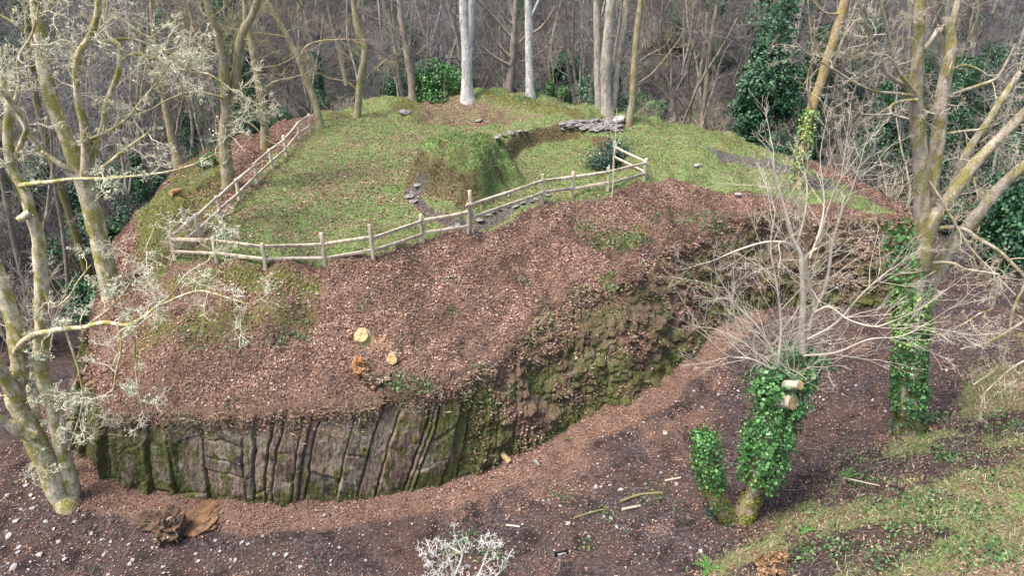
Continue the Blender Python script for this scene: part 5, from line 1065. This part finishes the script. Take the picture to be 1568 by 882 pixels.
# ------------------------------------------------------------------ the winter wood all round
def wood_tree(seed, H, r0, bark, twig, forks=2, kids=9, crooked=.06, low=.3, dens=7):
    r = np.random.default_rng(seed); T = Tubes(); W = Tubes()
    P0 = np.zeros((forks, 3)) + r.normal(size=(forks, 3)) * [.25, .25, 0] * (forks > 1) - [0, 0, .6]; D = r.normal(size=(forks, 3)) * [.10, .10, 0] * (1 + .6 * (forks > 1)) + [0, 0, 1]
    lv = grow(P0, D, H * (.75 + .35 * r.random(forks)), r0 * (.7 + .4 * r.random(forks)), [dict(n=14, sides=8, wig=crooked, kids=kids, ratio=.36, ang=46, tip=.35, t0=low, rr=.42), dict(n=8, sides=4, wig=.16, kids=dens, ratio=.52, ang=46, tip=.3, t0=.15, rmin=.012, rr=.5),
        dict(n=5, sides=3, wig=.2, kids=6, ratio=.52, ang=45, tip=.4, rmin=.010), dict(n=4, sides=3, wig=.22, rmin=.008)], r, (0, 0, .35))
    for i, (P, R, k) in enumerate(lv): (T if i < 1 else W).add(P, R, k)
    return mesh_np('trunk', *T.build((0, 0, 0), .03), bark, True), mesh_np('crown', *W.build(), twig)
def ivy_sleeve(seed, H, rad, n):
    r = np.random.default_rng(seed); z = H * r.random(n) ** 1.15; a = r.uniform(0, 6.283, n); rr = rad * (.5 + .9 * np.clip(.5 + fbm(a * .8 + 20, z, 1.3, 3, seed), 0, 1)) * (1 - .35 * z / H) * r.random(n) ** .3
    q = np.stack([np.cos(a), np.sin(a), 0 * a], 1); P = q * rr[:, None]; P[:, 2] = z; V, F = leaf_soup(P, q + [0, 0, .5], .15, r, .45, .1, .5); return mesh_np('ivy', V, F, M['ivy_dark'])
SLEEVE = [ivy_sleeve(401, 9, 1.0, 6500), ivy_sleeve(402, 6.5, .7, 3800), ivy_sleeve(403, 11, 1.3, 8500)]
PROTO = [wood_tree(201, 15, .17, M['grey'], M['twig_grey'], 1), wood_tree(202, 17, .22, M['brown'], M['twig_grey'], 1, 10), wood_tree(203, 13, .12, M['olive'], M['twig_ash'], 2, 8), wood_tree(204, 16, .14, M['grey'], M['twig_ash'], 3, 8, .05, .35),
         wood_tree(205, 14, .16, M['oakbark'], M['twig_grey'], 1, 12, .10, .15, 8), wood_tree(206, 18, .20, M['oakbark'], M['twig_dark'], 1, 9, .04, .4), wood_tree(207, 11, .10, M['olive'], M['twig_ash'], 2, 9, .12, .15), wood_tree(208, 15, .13, M['brown'], M['twig_dark'], 2, 9, .09, .2)]
PROTO += [PROTO[0], PROTO[1], PROTO[5]]
KL = ['slender grey bare tree', 'tall brown bare tree', 'forked olive bare tree', 'grey bare tree with several thin stems', 'crooked bare tree with low spreading twigs', 'tall mossy grey bare tree', 'small twiggy olive bare tree', 'dark bare tree with two stems'] + ['ivy wrapped tree with a bare crown'] * 3
wr = random.Random(77); placed = []; protos = {}
def wood_at(x, y, k, where, sc, tilt=(0, 0)):
    z = float(ground_z(x, y)); key = k
    if key not in protos:
        root = empty('bare_tree', (x, y, z), '', 'tree'); link('trunk', PROTO[k][0], root); link('crown', PROTO[k][1], root)
        if k >= 8: link('ivy', SLEEVE[k - 8], root)
        protos[key] = root; o = root; o.rotation_euler = (tilt[0], tilt[1], wr.uniform(0, 6.3)); o.scale = (sc,) * 3
    else: o = copy_thing(protos[key], (x, y, z), wr.uniform(0, 6.3), sc, None, tilt)
    o['label'] = KL[k] + ' ' + where; o['group'] = 'bare trees ' + where; return o
def try_place(n, fn, mind, where, ks, smin=.8, smax=1.2):
    c = 0
    for _ in range(n * 14):
        if c >= n: break
        x, y = fn()
        if any((x - a) ** 2 + (y - b) ** 2 < mind * mind for a, b in placed): continue
        if motte_sd(np.array([x]), np.array([y]))[0][0] > -1.2: continue
        placed.append((x, y)); wood_at(x, y, wr.choice(ks), where, wr.uniform(smin, smax), (wr.gauss(0, .05), wr.gauss(0, .05))); c += 1
def band(y0, y1, m=1.0, lo=-1, hi=1):
    def f():
        y = wr.uniform(y0, y1); w = .76 * y * m; return wr.uniform(lo * w, hi * w), y
    return f
try_place(16, band(52, 74), 3.5, 'just beyond the mound', [8, 9, 10], .8, 1.1)
try_place(10, band(74, 100), 4, 'deeper in the wood', [8, 9, 10])
try_place(9, lambda: (wr.uniform(20, 34), wr.uniform(42, 60)), 3, 'right of the mound', [8, 9, 10], .7, 1.0)
try_place(6, lambda: (wr.uniform(-34, -22), wr.uniform(34, 56)), 3, 'left of the mound', [8, 9], .6, .9)
try_place(60, band(51, 70), 1.9, 'in the hollow just beyond the mound', range(8), .75, 1.15)
try_place(68, band(70, 92), 2.2, 'in the middle of the wood behind the mound', range(8))
try_place(66, band(92, 128), 2.8, 'on the rising hillside at the back', [0, 1, 3, 4, 5, 7])
try_place(30, lambda: (wr.uniform(-40, -22.0), wr.uniform(26, 56)), 1.9, 'in the hollow left of the mound', [0, 2, 3, 4, 6, 7], .7, 1.1)
try_place(34, lambda: (wr.uniform(23.5, 46), wr.uniform(35, 56)), 1.9, 'in the hollow right of the mound', [0, 2, 3, 4, 6, 7], .7, 1.1)
# bare scrub between the trees
SH = [stems_mesh(300 + i, [16, 22, 12][i], [2.4, 1.8, 3.2][i], [M['twig_grey'], M['twig_ash'], M['twig_tan']][i], [.5, .6, .35][i], None, (0, 0, .35)) for i in range(3)]
for q in SH: q.name = 'scrub'
def scrub(x, y, k, sc, where):
    o = link('bare_shrub', SH[k]); o.location = (x, y, float(ground_z(x, y)) - .05); o.rotation_euler = (0, 0, wr.uniform(0, 6.3)); o.scale = (sc, sc, sc * wr.uniform(.8, 1.1)); tag(o, 'leafless twiggy shrub ' + where, 'shrub', 'leafless shrubs ' + where)
for n, fn, wh in [(120, band(50, 70), 'in the hollow just beyond the mound'), (75, band(70, 100), 'deep in the wood behind the mound'), (50, lambda: (wr.uniform(-36, -20.5), wr.uniform(26, 56)), 'in the hollow left of the mound'), (45, lambda: (wr.uniform(22, 42), wr.uniform(34, 56)), 'in the hollow right of the mound')]:
    for _ in range(n):
        x, y = fn()
        if motte_sd(np.array([x]), np.array([y]))[0][0] > .8: continue
        scrub(x, y, wr.randrange(3), wr.uniform(.8, 1.5), wh)
